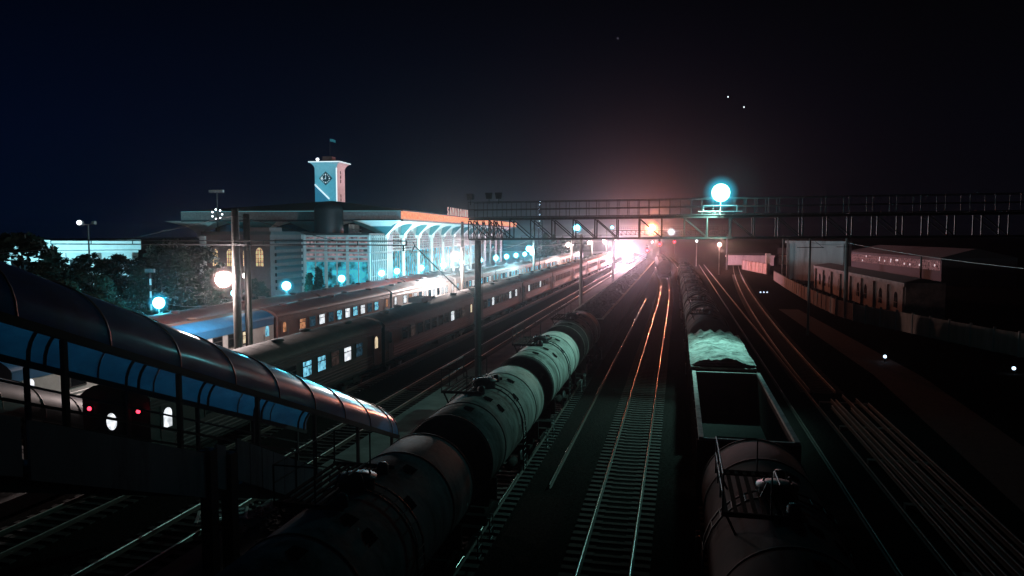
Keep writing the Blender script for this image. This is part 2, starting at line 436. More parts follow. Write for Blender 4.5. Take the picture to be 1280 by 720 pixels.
def tank_wagon(paint, bandm, label, group, cap=None):
    t = empty('tank_wagon', (0, 0, 0), 0, label, 'tank wagon', group)
    rr, L = 1.5, 10.7; zc = 2.72
    prof = []
    for i in range(9):
        a = i/8*math.pi/2
        prof.append((max(.004, rr*math.sin(a)), -L/2 - .0 + .42*(1-math.cos(a)) ))
    prof += [(rr, -L/4), (rr, 0), (rr, L/4)]
    prof += [(r_, -h_) for r_, h_ in reversed(prof[:9])]
    b = MB(); b.lathe(prof, 56, 'y', (0, 0, zc))
    # the dished end takes the darker cap material on the wagons of the row
    tk = b.build('tank', [paint, cap or paint], t)
    for f in tk.data.polygons:
        if abs(f.center.y) > L/2 - .40: f.material_index = 1
    for yb in (-4.86, -2.9, 2.9, 4.86):
        b = MB(); b.lathe([(rr+.002, yb-.035), (rr+.022, yb-.03), (rr+.022, yb+.03), (rr+.002, yb+.035)], 56, 'y', (0, 0, zc))
        b.build('tank_band', bandm, t)
    b = MB(); b.lathe([(rr+.003, -.012), (rr+.012, -.008), (rr+.012, .008), (rr+.003, .012)], 56, 'y', (0, 0, zc)); b.build('weld_seam', bandm, t)
    # hatch and valves
    b = MB(); b.lathe([(.42, 0), (.42, .26), (.47, .27), (.47, .33), (.2, .40), (.01, .42)], 20, 'z', (0, .0, zc+rr-.06)); hb = b.build('hatch', black_p, t)
    b = MB(); b.tube([(0, -.5, zc+rr+.42), (0, .5, zc+rr+.42)], .025); b.build('hatch_bolt', steel_dk, hb)
    for yy in (1.15, -1.2):
        b = MB(); b.lathe([(.14, 0), (.14, .24), (.09, .3), (.01, .31)], 12, 'z', (.18, yy, zc+rr-.04)); b.build('valve', black_p, t)
    # dark stiffening plates welded to the shoulder
    for (yy, a) in ((-1.7, 62), (-1.75, 40), (1.9, 60), (.5, 36), (-3.6, 70)):
        b = MB()
        for k in range(4):
            a0 = R(a + k*3.2); a1 = R(a + (k+1)*3.2)
            r1 = rr + .014
            wv = (.24, .3, .26, .16)[k]
            p = [(r1*math.cos(a0), yy-wv, zc+r1*math.sin(a0)), (r1*math.cos(a0), yy+.24, zc+r1*math.sin(a0)), (r1*math.cos(a1), yy+.2, zc+r1*math.sin(a1)), (r1*math.cos(a1), yy-wv+.06, zc+r1*math.sin(a1))]
            b.add(p, [(0, 1, 2, 3)])
        b.build('dark_patch_plate', soot_m, t)
    # service platform with rails on the far shoulder and on top
    b = MB(); z0 = zc+rr+.05
    for i in range(7): b.box(-1.25+i*.2, -1.25+i*.2+.09, -1.5, 1.5, z0, z0+.035)
    b.box(-1.3, .35, -1.52, -1.46, z0-.06, z0+.04); b.box(-1.3, .35, 1.46, 1.52, z0-.06, z0+.04)
    b.bar((-1.2, -1.49, z0-.03), (-1.0, -1.49, zc+1.1), .05); b.bar((-1.2, 1.49, z0-.03), (-1.0, 1.49, zc+1.1), .05)
    pf = b.build('service_platform', bogie_m, t)
    b = MB()
    for yy in (-1.5, -.5, .5, 1.5): b.tube([(-1.28, yy, z0), (-1.28, yy, z0+.85)], .022, 5)
    for zz in (.45, .85): b.tube([(-1.28, -1.5, z0+zz), (-1.28, 1.5, z0+zz)], .02, 5)
    for yy in (-1.5, 1.5):
        b.tube([(-1.28, yy, z0+.85), (-.3, yy, z0+.85)], .02, 5); b.tube([(-.3, yy, z0), (-.3, yy, z0+.85)], .02, 5)
    b.build('platform_railing', steel_dk, pf)
    # ladder frames over the near shoulder and down the side
    for s in (1, -1):
        b = MB(); pr = rr + .12
        for yy in (-.36, .12):
            pts = [(s*.25, yy, zc+pr+.3)] + [(s*pr*math.cos(R(a)), yy, zc+pr*math.sin(R(a))) for a in (76, 64, 52, 40, 28, 14)] + [(s*1.62, yy, zc-.2), (s*1.62, yy, 1.1)]
            b.tube(pts, .026, 5)
        for k in range(9): b.tube([(s*1.62, -.36, 1.2+k*.22), (s*1.62, .12, 1.2+k*.22)], .018, 5)
        for a in (64, 52, 40, 28):
            b.tube([(s*pr*math.cos(R(a)), -.36, zc+pr*math.sin(R(a))), (s*pr*math.cos(R(a)), .12, zc+pr*math.sin(R(a)))], .018, 5)
        b.build('ladder', steel_dk, t)
    b = MB(); b.box(-.35, .35, -5.6, 5.6, .88, 1.16)
    for yy in (-3.9, 3.9): b.box(-1.2, 1.2, yy-.25, yy+.25, 1.0, 1.5); b.box(-1.42, 1.42, yy-.06, yy+.06, 1.2, 1.95)
    for yy in (-5.55, 5.55): b.box(-1.5, 1.5, yy-.12, yy+.12, .95, 1.25)
    for s in (-1, 1): b.box(s*1.45-.04, s*1.45+.04, -5.6, -4.0, 1.0, 1.16); b.box(s*1.45-.04, s*1.45+.04, 4.0, 5.6, 1.0, 1.16)
    b.build('underframe', bogie_m, t)
    b = MB(); b.lathe([(.01, -.55), (.17, -.5), (.17, .5), (.01, .55)], 12, 'y', (.75, 1.4, .78)); b.build('brake_cylinder', bogie_m, t)
    for s in (1, -1):
        for yy in (-5.3, 5.3):
            b = MB()
            b.tube([(s*1.5, yy, 1.2), (s*1.62, yy, 1.2), (s*1.62, yy, .5), (s*1.45, yy, .42)], .025, 5); b.tube([(s*1.5, yy-.4, 1.2), (s*1.62, yy-.4, 1.2), (s*1.62, yy-.4, .5)], .025, 5)
            b.tube([(s*1.62, yy-.4, .5), (s*1.62, yy, .5)], .02, 5); b.tube([(s*1.62, yy-.4, .82), (s*1.62, yy, .82)], .02, 5)
            b.build('foot_step', steel_g, t)
    bogie(t, -3.9); bogie(t, 3.9); couplers(t, 11.2)
    return t
PIT = 12.42
tw = tank_wagon(tank_w, tank_d, 'dingy tank wagon in deep shadow nearest the stair canopy, first of the pale row', 'pale tank wagons on the left', cap=tank_d)
GP = 'pale tank wagons on the left'
put(tw, (T['t4'], 16.3, 0))
lab = ['tank wagon with stained teal lit barrel, second in the pale row, below the gantry post',
       'brightest tank wagon, clean pale green barrel under the cyan gantry lamp']
for i in range(2):
    c = copy_tree(tw); put(c, (T['t4'], 16.3 + PIT*(i+1) - (.35 if i == 0 else .35), 0), 0, lab[i])
td = tank_wagon(tank_d, gond_rim, 'black tank wagon with a grey end ring just beyond the pale tank wagons', 'dark tank wagons')
put(td, (T['t4'], 16.3 + PIT*3 - .3, 0))
tr = tank_wagon(tank_r, tank_d, 'brownish tank wagon in front of the empty gondola at the bottom right', 'dark tank wagons')
put(tr, (2.27, 17.75, 0))
ords = ['first', 'second', 'third', 'fourth', 'fifth', 'sixth', 'seventh', 'eighth', 'ninth', 'tenth', 'eleventh', 'twelfth', 'thirteenth']
for i in range(9):
    y = 58.9 + i*12.1
    c = copy_tree(td if i % 3 else tr)
    put(c, (T['t6'] + shift(y, 't6') - .006*(y-50), y, 0), ang(y, 't6'), ords[i] + ' dark tank wagon beyond the tarpaulin covered wagon, counted from it', 'dark tank wagons')
for i in range(4):
    y = 176 + i*12.1
    c = copy_tree(td if i else tr)
    put(c, (T['t5'] + shift(y, 't5'), y, 0), ang(y, 't5'), ['tank wagon end on across the middle track, where its bright rails stop', 'second tank wagon standing on the middle track', 'third tank wagon standing on the middle track', 'farthest tank wagon standing on the middle track'][i], 'tank wagons on the middle track')

# ---- open wagons
def gondola(label, group, L=12.4):
    g = empty('gondola_wagon', (0, 0, 0), 0, label, 'gondola wagon', group)
    W = 1.52
    b = MB(); b.box(-W+.05, W-.05, -L/2+.05, L/2-.05, 1.25, 1.42); b.build('floor', bogie_m, g)
    for s in (-1, 1):
        b = MB(); x0, x1 = sorted((s*W, s*(W-.07)))
        b.box(x0, x1, -L/2, L/2, 1.15, 3.38)
        for k in range(9):
            yy = -L/2 + .2 + k*(L-.4)/8
            xa, xb = sorted((s*(W+.003), s*(W+.12))); b.box(xa, xb, yy-.09, yy+.09, 1.1, 3.36)
        b.build('side_wall', gond_m, g)
        b = MB(); xa, xb = sorted((s*(W+.06), s*(W-.10))); b.box(xa, xb, -L/2-.03, L/2+.03, 3.384, 3.50); b.build('top_rim', gond_rim, g)
    for s in (-1, 1):
        b = MB(); y0, y1 = sorted((s*(L/2+.004), s*(L/2-.07))); b.box(-W+.073, W-.073, y0, y1, 1.15, 3.38)
        for k in range(3):
            zz = 1.5 + k*.65; ya, yb = sorted((s*(L/2+.006), s*(L/2+.1))); b.box(-W+.1, W-.1, ya, yb, zz-.06, zz+.06)
        b.build('end_wall', gond_m, g)
        b = MB(); ya, yb = sorted((s*(L/2+.05), s*(L/2-.08))); b.box(-W+.103, W-.103, ya, yb, 3.386, 3.47); b.build('end_rim', gond_rim, g)
    b = MB(); b.box(-.4, .4, -L/2, L/2, .85, 1.248); b.build('underframe', bogie_m, g)
    bogie(g, -L/2+2.2); bogie(g, L/2-2.2); couplers(g, L)
    return g
gd = gondola('empty open gondola wagon with worn pale rim, behind the brown tank wagon', 'gondola wagons on the right')
put(gd, (2.32, 31.55, 0))
b = MB(); b.box(-1.4, -.02, -.75, .75, 0, .05); b.box(.02, 1.38, -.62, .78, 0, .05); b.box(-1.38, 1.3, .79, .9, 0, .12)
tag(b.build('pale_board', concrete, None, (2.3, 26.3, 1.425)), 'pale boards lying on the floor of the empty gondola', 'boards')
g2 = copy_tree(gd); put(g2, (2.27, 45.2, 0), 0, 'gondola wagon filled under an arched pale tarpaulin, below the cyan gantry lamp', 'gondola wagons on the right')
# the arched tarpaulin: wrinkled, ragged near edge
b = MB(); nx, ny = 36, 60; vs = []; fs = []
for j in range(ny+1):
    for i in range(nx+1):
        u = i/nx*2-1; v = j/ny
        y = -5.9 + 11.7*v
        if j == 0: y -= .22*((i*7) % 5)/5 + random.uniform(0, .12)
        z = 3.56 + .34*(1-u*u) + .05*math.sin(7*u+11*v) + random.uniform(-.022, .022) + .05*math.sin(23*v)*(1-u*u)
        if j > 52: z += .09*math.sin(i*.9)
        vs.append((1.6*u, y, z))
for j in range(ny):
    for i in range(nx): fs.append((j*(nx+1)+i, j*(nx+1)+i+1, (j+1)*(nx+1)+i+1, (j+1)*(nx+1)+i))
b.add(vs, fs, 0, True)
b.add([(-1.6,-6.0,3.52),(1.6,-6.0,3.52),(1.6,5.8,3.52),(-1.6,5.8,3.52)], [(3,2,1,0)])
tag(b.build('tarpaulin', tarp_m, None, (2.27, 45.2, 0)), 'peeling arched tarpaulin lit teal over the filled gondola', 'tarpaulin')
# rubble wagons on the left beyond the black tank
def heap(loc, rz, label, seed):
    rnd = random.Random(seed); b = MB(); nx, ny = 14, 44; vs = []; fs = []
    for j in range(ny+1):
        for i in range(nx+1):
            u = i/nx*2-1; v = j/ny*2-1
            z = 3.35 + .75*(1-abs(u)**2.2)*(1-abs(v)**8)*(.75+.25*math.sin(v*9+seed)) + rnd.uniform(-.13, .13)
            if abs(u) > .98 or abs(v) > .98: z = 3.2
            vs.append((1.38*u, 5.9*v + rnd.uniform(-.05, .05), z))
    for j in range(ny):
        for i in range(nx): fs.append((j*(nx+1)+i, j*(nx+1)+i+1, (j+1)*(nx+1)+i+1, (j+1)*(nx+1)+i))
    b.add(vs, fs)
    o = b.build('rubble_load', coal_m, None, loc, rz)
    return tag(o, label, 'wagon load', 'rubble heaped in the left wagons')
for i in range(10):
    y = 66.2 + i*13.1
    c = copy_tree(gd); put(c, (T['t4'] + shift(y), y, 0), ang(y), ords[i] + ' rubble filled gondola wagon beyond the black tank wagon, counted from it', 'rubble wagons on the left')
    heap((T['t4'] + shift(y), y, 0), ang(y), 'rubble heaped in the ' + ords[i] + ' gondola wagon beyond the black tank wagon', i)

# ------------------------------------------------------------------ passenger carriages
def carriage(name, label, group, body_m, roof_m, band_m, lit, L=23.9, rear=False, doors=(w_white, w_cream), seed=0, corr=True, roofbox=False):
    rnd = random.Random(seed)
    t = empty(name, (0, 0, 0), 0, label, 'carriage', group)
    W = 1.55
    # corrugated side section
    prof = [(1.45, .98), (W, 1.10)]
    z = 1.22
    while z < 1.95 and corr:
        prof += [(W, z), (W+.022, z+.03), (W+.022, z+.09), (W, z+.12)]; z += .19
    prof += [(W, 2.0), (W, 3.18)]
    z = 3.22
    while z < 3.5 and corr:
        prof += [(W, z), (W+.02, z+.025), (W+.02, z+.06), (W, z+.085)]; z += .13
    prof += [(W, 3.62)]
    b = MB(); path = [(0, -L/2, 0, 1), (0, L/2, 0, 1)]
    b.sweep(prof, path, m=0, smooth=False); b.sweep([(-a, c) for a, c in reversed(prof)], path, m=0, smooth=False)
    b.box(-1.45, 1.45, -L/2, L/2, .96, .979)
    b.build('body', body_m, t)
    if band_m:
        for s in (1, -1):
            b = MB(); x0, x1 = sorted((s*(W+.004), s*(W+.03))); b.box(x0, x1, -L/2+.02, L/2-.02, 3.10, 3.60); b.build('colour_band', band_m, t)
    rp_ = [(W+.06, 3.60), (W+.06, 3.68), (1.36, 3.90), (1.0, 4.08), (.55, 4.20), (0, 4.25)]
    rp_ = rp_ + [(-a, c) for a, c in reversed(rp_[:-1])]
    path = []; n = int(L/.6)
    for i in range(n+1):
        yy = -L/2 - .06 + (L+.12)*i/n
        path.append((0, yy, 0, 1))
    b = MB(); b.sweep(rp_, path, m=0, smooth=True)
    for i in range(1, 20):                           # standing seams
        yy = -L/2 + i*L/20
        sp = [(a*1.0, c+.018) for a, c in rp_[1:-1]]
        b.sweep(sp, [(0, yy-.03, 0, 1), (0, yy+.03, 0, 1)], m=0, smooth=False)
    rf = b.build('roof', roof_m, t)
    if isinstance(roof_m, list):
        for f in rf.data.polygons:
            if abs(f.center.x) > .72: f.material_index = 1
        roof_m = roof_m[0]
    for i in range(5):
        yy = -L/2 + 3 + i*(L-6)/4
        b = MB(); b.lathe([(.28, 0), (.28, .1), (.36, .12), (.34, .2), (.02, .24)], 12, 'z', (0.35*(-1)**i, yy, 4.17)); b.build('roof_vent', roof_m, rf)
    if roofbox:
        b = MB(); b.box(-.6, .6, -1.3, 1.1, 4.3, 4.72); b.box(-.5, .5, 1.25, 1.8, 4.3, 4.6); b.build('roof_equipment', dark_cl, rf)
    for s in (-1, 1):
        b = MB()
        poly_ = [(a, s*L/2, c) for a, c in ([(-W, 1.0), (W, 1.0), (W, 3.62)] + rp_[1:-1] + [(-W, 3.62)])]
        b.add(poly_, [tuple(range(len(poly_))) if s < 0 else tuple(range(len(poly_)))[::-1]])
        b.build('end_wall', body_m if not rear else t_dark, t)
        b = MB(); b.box(-.62, .62, *sorted((s*(L/2+.003), s*(L/2+.28))), 1.15, 3.45); b.box(-.72, -.622, *sorted((s*(L/2+.003), s*(L/2+.2))), 1.1, 3.5); b.box(.622, .72, *sorted((s*(L/2+.003), s*(L/2+.2))), 1.1, 3.5)
        b.build('gangway', dark_cl, t)
    ys = [-7.9 + 1.78*k for k in range(10)]
    for k, yy in enumerate(ys):
        pm = lit[k % len(lit)]
        for s in (1,):
            b = MB(); x = s*(W+.004)
            zt, zb, hw = 3.03, 2.2, .5
            if not corr or True:
                b.box(x, x+.03, yy-hw-.07, yy-hw, zb-.07, zt+.07); b.box(x, x+.03, yy+hw, yy+hw+.07, zb-.07, zt+.07)
                b.box(x, x+.03, yy-hw, yy+hw, zt, zt+.07); b.box(x, x+.03, yy-hw, yy+hw, zb-.07, zb); b.box(x+.002, x+.028, yy-hw, yy+hw, zt-.30, zt-.25)
            fr = b.build('window', frame_m, t)
            b = MB(); b.add([(x+.006, yy-hw, zb), (x+.006, yy+hw, zb), (x+.006, yy+hw, zt), (x+.006, yy-hw, zt)], [(0, 1, 2, 3)])
            b.build('pane', pm, fr)
    for s, yy, gm in ((-1, -L/2+1.0, doors[0]), (1, L/2-1.0, doors[1])):
        b = MB(); x = W+.004
        b.box(x, x+.025, yy-.42, yy+.42, 1.12, 3.25); d = b.build('door', body_m, t)
        b = MB(); x += .027; pts = []
        hw = .26
        for i in range(9): a = math.pi*i/8; pts.append((x+.004, yy+hw*math.cos(a), 2.85+hw*math.sin(a)))
        pts += [(x+.004, yy-hw, 2.3), (x+.004, yy+hw, 2.3)]
        b.add(pts, [tuple(range(len(pts)))]); b.build('door_window', gm, d)
        b = MB(); b.tube([(W+.06, yy-.52*s, 1.3), (W+.06, yy-.52*s, 2.5)], .02, 5); b.build('handrail', steel_g, d)
    b = MB(); b.box(-1.3, 1.3, -4.5, -1.2, .42, .955); b.box(-1.3, 1.3, 1.0, 3.2, .5, .955); b.box(-1.25, 1.25, -L/2, L/2, .80, .957); b.build('underframe_box', bogie_m, t)
    bogie(t, -8.5, half=1.2); bogie(t, 8.5, half=1.2)
    if rear:
        for x in (-1.12, 1.12):
            b = MB(); b.lathe([(.14, 0), (.16, -.08), (.11, -.12), (.01, -.12)], 14, 'y', (x, -L/2-.003, 3.18)); h = b.build('tail_light', frame_m, t)
            globe(h, (x, -L/2-.13, 3.18), .085, g_red, 'red_lens')
            point(h, (x, -L/2-.35, 3.18), (1,.03,.06), .5, .05)
        b = MB(); pts = [(.02+.24*math.cos(2*math.pi*i/18), -L/2-.29, 2.75+.34*math.sin(2*math.pi*i/18)) for i in range(18)]
        b.add(pts, [tuple(range(18))]); b.build('end_door_window', w_white, t)
    return t
D, d = glass_dk, w_dim
G1 = 'carriages of the near passenger train'
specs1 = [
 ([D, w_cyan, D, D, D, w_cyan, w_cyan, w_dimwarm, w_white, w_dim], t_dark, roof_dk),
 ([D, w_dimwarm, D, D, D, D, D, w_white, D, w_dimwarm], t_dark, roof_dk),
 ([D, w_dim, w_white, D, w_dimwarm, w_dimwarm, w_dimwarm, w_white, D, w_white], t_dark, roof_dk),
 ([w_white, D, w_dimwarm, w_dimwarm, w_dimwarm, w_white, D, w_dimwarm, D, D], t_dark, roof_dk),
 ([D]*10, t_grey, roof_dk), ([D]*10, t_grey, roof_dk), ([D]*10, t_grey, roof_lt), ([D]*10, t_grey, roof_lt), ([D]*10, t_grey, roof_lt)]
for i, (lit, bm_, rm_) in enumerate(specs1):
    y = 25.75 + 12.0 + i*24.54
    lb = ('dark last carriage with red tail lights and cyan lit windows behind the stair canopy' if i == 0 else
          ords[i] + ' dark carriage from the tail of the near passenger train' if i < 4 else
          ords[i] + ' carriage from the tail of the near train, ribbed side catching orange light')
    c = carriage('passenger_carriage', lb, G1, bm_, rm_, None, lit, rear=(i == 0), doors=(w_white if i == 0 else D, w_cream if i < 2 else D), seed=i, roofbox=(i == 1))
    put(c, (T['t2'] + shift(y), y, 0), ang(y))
G2 = 'carriages of the blue and white train'
specs2 = [
 ([D, w_white, w_white, D, D, D, D, D, D, w_cream], t_white, [roof_bl, t_blue], t_blue, (w_white, w_cyan)),
 ([w_amber, w_dim, w_white, w_dim, w_cyan, w_white, w_cyan, w_white, w_dim, w_cyan], t_maroon, roof_mar, None, (w_amber, w_amber)),
 ([w_white, w_amber, w_white, w_dim, w_white, w_dim, w_white, w_dim, w_white, w_white], t_white, roof_lt, None, (w_white, w_white)),
 ([w_cyan, w_dim, w_cyan, w_white, w_dim, w_cyan, w_cyan, w_dim, w_cyan, w_white], t_white, roof_lt, None, (w_cyan, w_cyan))]
for i in range(9):
    y = 29.4 + 12.27 + i*24.54
    sp = specs2[min(i, 3)]
    lb = ['white carriage with a blue upper band lit by the lamp on the double pole', 'maroon carriage with amber and cyan windows behind the dark near train', 'pale carriage with a row of white windows in front of the station hall'][i] if i < 3 else ords[i] + ' carriage of the farther train, pale and lit by the platform lamps'
    c = carriage('passenger_carriage', lb, G2, sp[1], sp[2], sp[3], sp[0], doors=sp[4], seed=40+i)
    put(c, (T['t1'] + shift(y), y, 0), ang(y))
for i in range(3):
    y = 46.6 + 12.27 + i*24.54
    c = carriage('passenger_carriage', ['nearest', 'middle', 'farthest'][i] + ' dark carriage of the short train beside the station platform lamps', 'carriages of the short dark train', t_maroon, roof_mar, None, [D, D, w_dim, D, D], doors=(D, D), seed=70+i)
    put(c, (T['t0'], y, 0))

# locomotive with the blazing headlight on the empty track
lo = empty('locomotive', (-16.75 + shift(262), 262, 0), ang(262), 'approaching locomotive with a blazing white headlight on the track beside the near train', 'locomotive')
b = MB(); b.box(-1.5, 1.5, -8, 8, 1.0, 3.75); b.box(-1.3, 1.3, -7.6, 7.8, 3.75, 4.3); b.build('body', black_p, lo)
b = MB(); b.add([(-1.3,-8.02,2.6),(1.3,-8.02,2.6),(1.2,-8.02,3.5),(-1.2,-8.02,3.5)], [(0,1,2,3)]); b.build('windscreen', glass_dk, lo)
b = MB(); b.lathe([(.5, .6), (.9, 0), (1.05, -.3), (1.0, -.32)], 16, 'y', (0, -7.9, 4.45)); hl = b.build('headlight', steel_dk, lo)
globe(hl, (0, -8.6, 4.45), 1.35, emis('headlight_glass', (1,.93,.96), 60), 'headlight_glass')
spot(hl, (0, -9.9, 4.45), (0.3, -60, 2.6), (1.0,.76,.80), 140000, 50, .4, .8)
point(hl, (0, -10.6, 4.5), (1.0,.58,.78), 300000, .9)
for x in (-1.05, 1.05):
    b = MB(); b.lathe([(.2, 0), (.2, -.12), (.16, -.13)], 12, 'y', (x, -8.003, 1.75)); q = b.build('buffer_light', steel_dk, lo); globe(q, (x, -8.2, 1.75), .17, g_warm, 'lens')
bogie(lo, -4.8, half=1.2); bogie(lo, 4.8, half=1.2); couplers(lo, 15.6)

# ------------------------------------------------------------------ signal gantry
gan_m = mat('gantry_rusty_paint', (.05,.05,.05), .6, .1, var=.5, scale=6, dirt=(.05,.028,.02), dirt_amt=.5)
def gantry(loc, x0, x1, label, cambr=.28, lamps=True):
    g = empty('signal_gantry', loc, 0, label, 'gantry')
    zb, zt = 9.80, 11.06
    n = int((x1-x0)/1.32)
    zz = lambda x: cambr*(x-x0)/(x1-x0)
    for yy in (-.62, .62):
        b = MB()
        b.bar((x0, yy, zb), (x1, yy, zb+zz(x1)), .12, .12); b.bar((x0, yy, zt), (x1, yy, zt+zz(x1)), .11, .13)
        for k in range(n+1):
            x = x0 + (x1-x0)*k/n
            b.bar((x, yy, zb+zz(x)+.06), (x, yy, zt+zz(x)-.09), .07, .07)
            if k < n:
                xn = x0 + (x1-x0)*(k+1)/n
                if k % 2 == 0 or k < 6: b.bar((x+.04, yy, zt+zz(x)-.1), (xn-.04, yy, zb+zz(xn)+.07), .055, .055)
        if lamps:
            for k in range(5):
                x = x0 + .15 + k*.42; b.bar((x, yy, zb+.06), (x, yy, zt-.1), .05, .05); b.bar((x, yy, zt-.1), (x+.36, yy, zb+.07), .05, .05)
        b.build('truss_girder', gan_m, g)
    b = MB()
    for k in range(0, n+1, 2):
        x = x0 + (x1-x0)*k/n
        b.bar((x, -.55, zb+zz(x)-.0), (x, .55, zb+zz(x)), .06, .06)
        if k+2 <= n:
            xn = x0 + (x1-x0)*(k+2)/n; b.bar((x, -.55, zb+zz(x)), (xn, .55, zb+zz(xn)), .04, .04)
    b.build('cross_bracing', gan_m, g)
    b = MB(); m = 24
    for k in range(m):
        xa = x0 + (x1-x0)*k/m; xb = x0 + (x1-x0)*(k+1)/m
        for q in range(9): b.bar((xa+.02, -.7+.175*q, zt+zz(xa)+.125), (xb-.02, -.7+.175*q, zt+zz(xb)+.125), .06, .04)
        b.bar((xa+.02, -.74, zt+zz(xa)+.13), (xa+.02, .74, zt+zz(xa)+.13), .06, .05)
    b.build('walkway', gan_m, g)
    for yy in (-.72, .72):
        b = MB(); nn = int((x1-x0)/.62)
        for h in (.48, .95): b.tube([(x0, yy, zt+.12+h), (x1, yy, zt+.12+h+zz(x1))], .022, 5)
        for k in range(nn+1):
            x = x0 + (x1-x0)*k/nn
            if k % 2 == 0 or x < x0+18: b.tube([(x, yy, zt+.13+zz(x)), (x, yy, zt+.12+.95+zz(x))], .016, 5)
        b.build('railing', gan_m, g)
    for x in (x0+.42, x1-.4):
        b = MB(); b.lathe([(.23, -9.9 + 9.7), (.21, 5), (.19, zb-.08)], 16, 'z', (x, 0, 0)); b.box(x-.26, x+.26, -.7, .7, zb-.08, zb-.062)
        b.tube([(x+.24, .3, .0), (x+.24, .3, zb-.1)], .02, 5); b.tube([(x+.24, -.1, 0.), (x+.24, -.1, zb-.1)], .02, 5)
        b.lathe([(.25, 0), (.25, .12)], 16, 'z', (x, 0, 6.2))
        b.build('column', steel_dk, g)
    return g
gantry((0, 47, 0), -12.95, 25.5, 'lattice signal gantry with a railed walkway spanning the yard, cyan lamp on top')
gantry((0, 226, 0), -19, 14, 'far lattice gantry carrying the orange lamp and red signal', 0, False)
# cyan lamp with its little cage
L0 = empty('gantry_lamp', (2.35, 46.1, 11.42), 0, 'big cyan white globe lamp on a short mast on the gantry walkway', 'lamp')
b = MB(); b.tube([(0, .3, -.1), (0, 0, -.1), (0, 0, .72)], .05, 8); b.build('mast', stone, L0)
b = MB()
for x in (-.95, .95):
    b.tube([(x, .35, 0), (x, .35, .38)], .025, 5)
b.tube([(-.95, .35, .38), (.95, .35, .38)], .025, 5); b.box(-1.25, 1.25, .3, .5, .02, .07); b.build('guard_rail', stone, L0)
halo_sphere(globe(L0, (0, 0, 1.12), .52, g_cyan), 1.1, halo_cyan)
point(L0, (0, 0, 1.12), (.18, .90, 1.0), 1000, .56)
spot(L0, (0, -.1, .55), (-5.0, -2.0, -8), (.42, 1.0, .86), 15000, 110, .3, .5)
for i, (x, z, ry) in enumerate(((-12.8, 12.15, -24), (-11.6, 12.2, 6), (-10.98, 12.2, 6))):
    f = empty('floodlight', (x, 46.3, z), R(ry), ['unlit floodlight at the very end of the gantry, tipped outwards', 'upright unlit floodlight on the gantry, left of the pair', 'upright unlit floodlight on the gantry, right of the pair'][i], 'floodlight', 'unlit floodlights on the gantry')
    b = MB(); b.add([(-.17,-.1,.12),(.17,-.1,.12),(.23,-.16,.5),(-.23,-.16,.5),(-.13,.2,.16),(.13,.2,.16),(.17,.18,.46),(-.17,.18,.46)], [(0,1,2,3),(5,4,7,6),(1,5,6,2),(4,0,3,7),(3,2,6,7),(4,5,1,0)]); b.build('housing', dark_cl, f)
    b = MB(); b.tube([(0, 0, -.2), (0, 0, .13)], .03, 6); b.build('bracket', dark_cl, f)

# ------------------------------------------------------------------ poles with lamps along the island platform
def lamp_pole(loc, label, double=False, power=5000, r=.42, gm=None, col=WARM, arm=True, armx=(-1, 1), lampdx=-.95):
    p = empty('lamp_pole', loc, 0, label, 'lamp pole', 'concrete lamp poles on the island platform')
    if double:
        b = MB()
        b.lathe([(.27, 0), (.22, 11.2), (.21, 11.45), (.01, 11.45)], 14, 'z', (-.12, 0, 0)); b.build('shaft', pole_c, p)
        b = MB(); b.lathe([(.24, 0), (.2, 11.1), (.01, 11.1)], 14, 'z', (.45, .35, 0)); b.build('shaft', pole_c, p)
    else:
        b = MB(); b.lathe([(.24, 0), (.18, 11.4), (.01, 11.4)], 14, 'z'); b.build('shaft', pole_c, p)
    if arm:
        b = MB(); x0, x1 = armx
        for z in (9.42, 9.18): b.tube([(x0, -.3, z), (x1, -.3, z)], .04, 6)
        n = int((x1-x0)/3)
        for k in range(n+1):
            x = x0 + (x1-x0)*k/n; b.tube([(x, -.3, 9.18), (x, -.3, 9.42)], .03, 5)
        b.tube([(0, -.2, 11), (x1*.6, -.3, 9.42)], .02, 5); b.tube([(0, -.2, 11), (x0*.6, -.3, 9.42)], .02, 5)
        b.build('crossarm', steel_dk, p)
        for x in (x0+.1, (x0+x1)/2+2, x1-.2):
            b = MB(); b.lathe([(.02, 0), (.07, -.06), (.04, -.12), (.08, -.18), (.04, -.24), (.08, -.3), (.02, -.36)], 10, 'z', (x, -.3, 9.17)); b.build('insulator', rail_side, p)
    b = MB(); b.tube([(0, -.15, 7.2), (lampdx*.6, -.15, 7.45), (lampdx, -.15, 7.25)], .035, 6); br = b.build('lamp_bracket', steel_dk, p)
    halo_sphere(globe(br, (lampdx, -.15, 6.98), r, gm or g_warm, 'lamp_globe'), r*1.8, halo_cyan if gm is g_cyan else halo_warm)
    point(br, (lampdx, -.15, 6.98), col, power, r+.04)
    return p
PB = [(42.9, 10000), (93.7, 30000), (143, 12000), (196, 14000), (243, 14000), (292, 14000), (340, 14000)]
plab = ['thick double concrete pole with a glaring warm lamp in front of the blue carriage', 'tall pole in front of the white colonnade with a glaring lamp', 'slim pole just right of the near gantry column, lamp at mid height', 'pole with a pinkish lamp over the bright platform, first of the far four', 'second of the four far lamp poles leading to the headlight', 'third of the four far lamp poles leading to the headlight', 'farthest lamp pole beside the headlight glare']
for i, (y, pw) in enumerate(PB):
    lamp_pole((-27 + shift(y), y, .3), plab[i], i == 0, pw, .5 if i < 2 else .55, armx=((-13.5, 11.3) if i == 0 else (-2.5, 3.0)), col=WARM if i != 2 else (.5,.9,1.0), gm=g_warm if i != 2 else g_cyan)
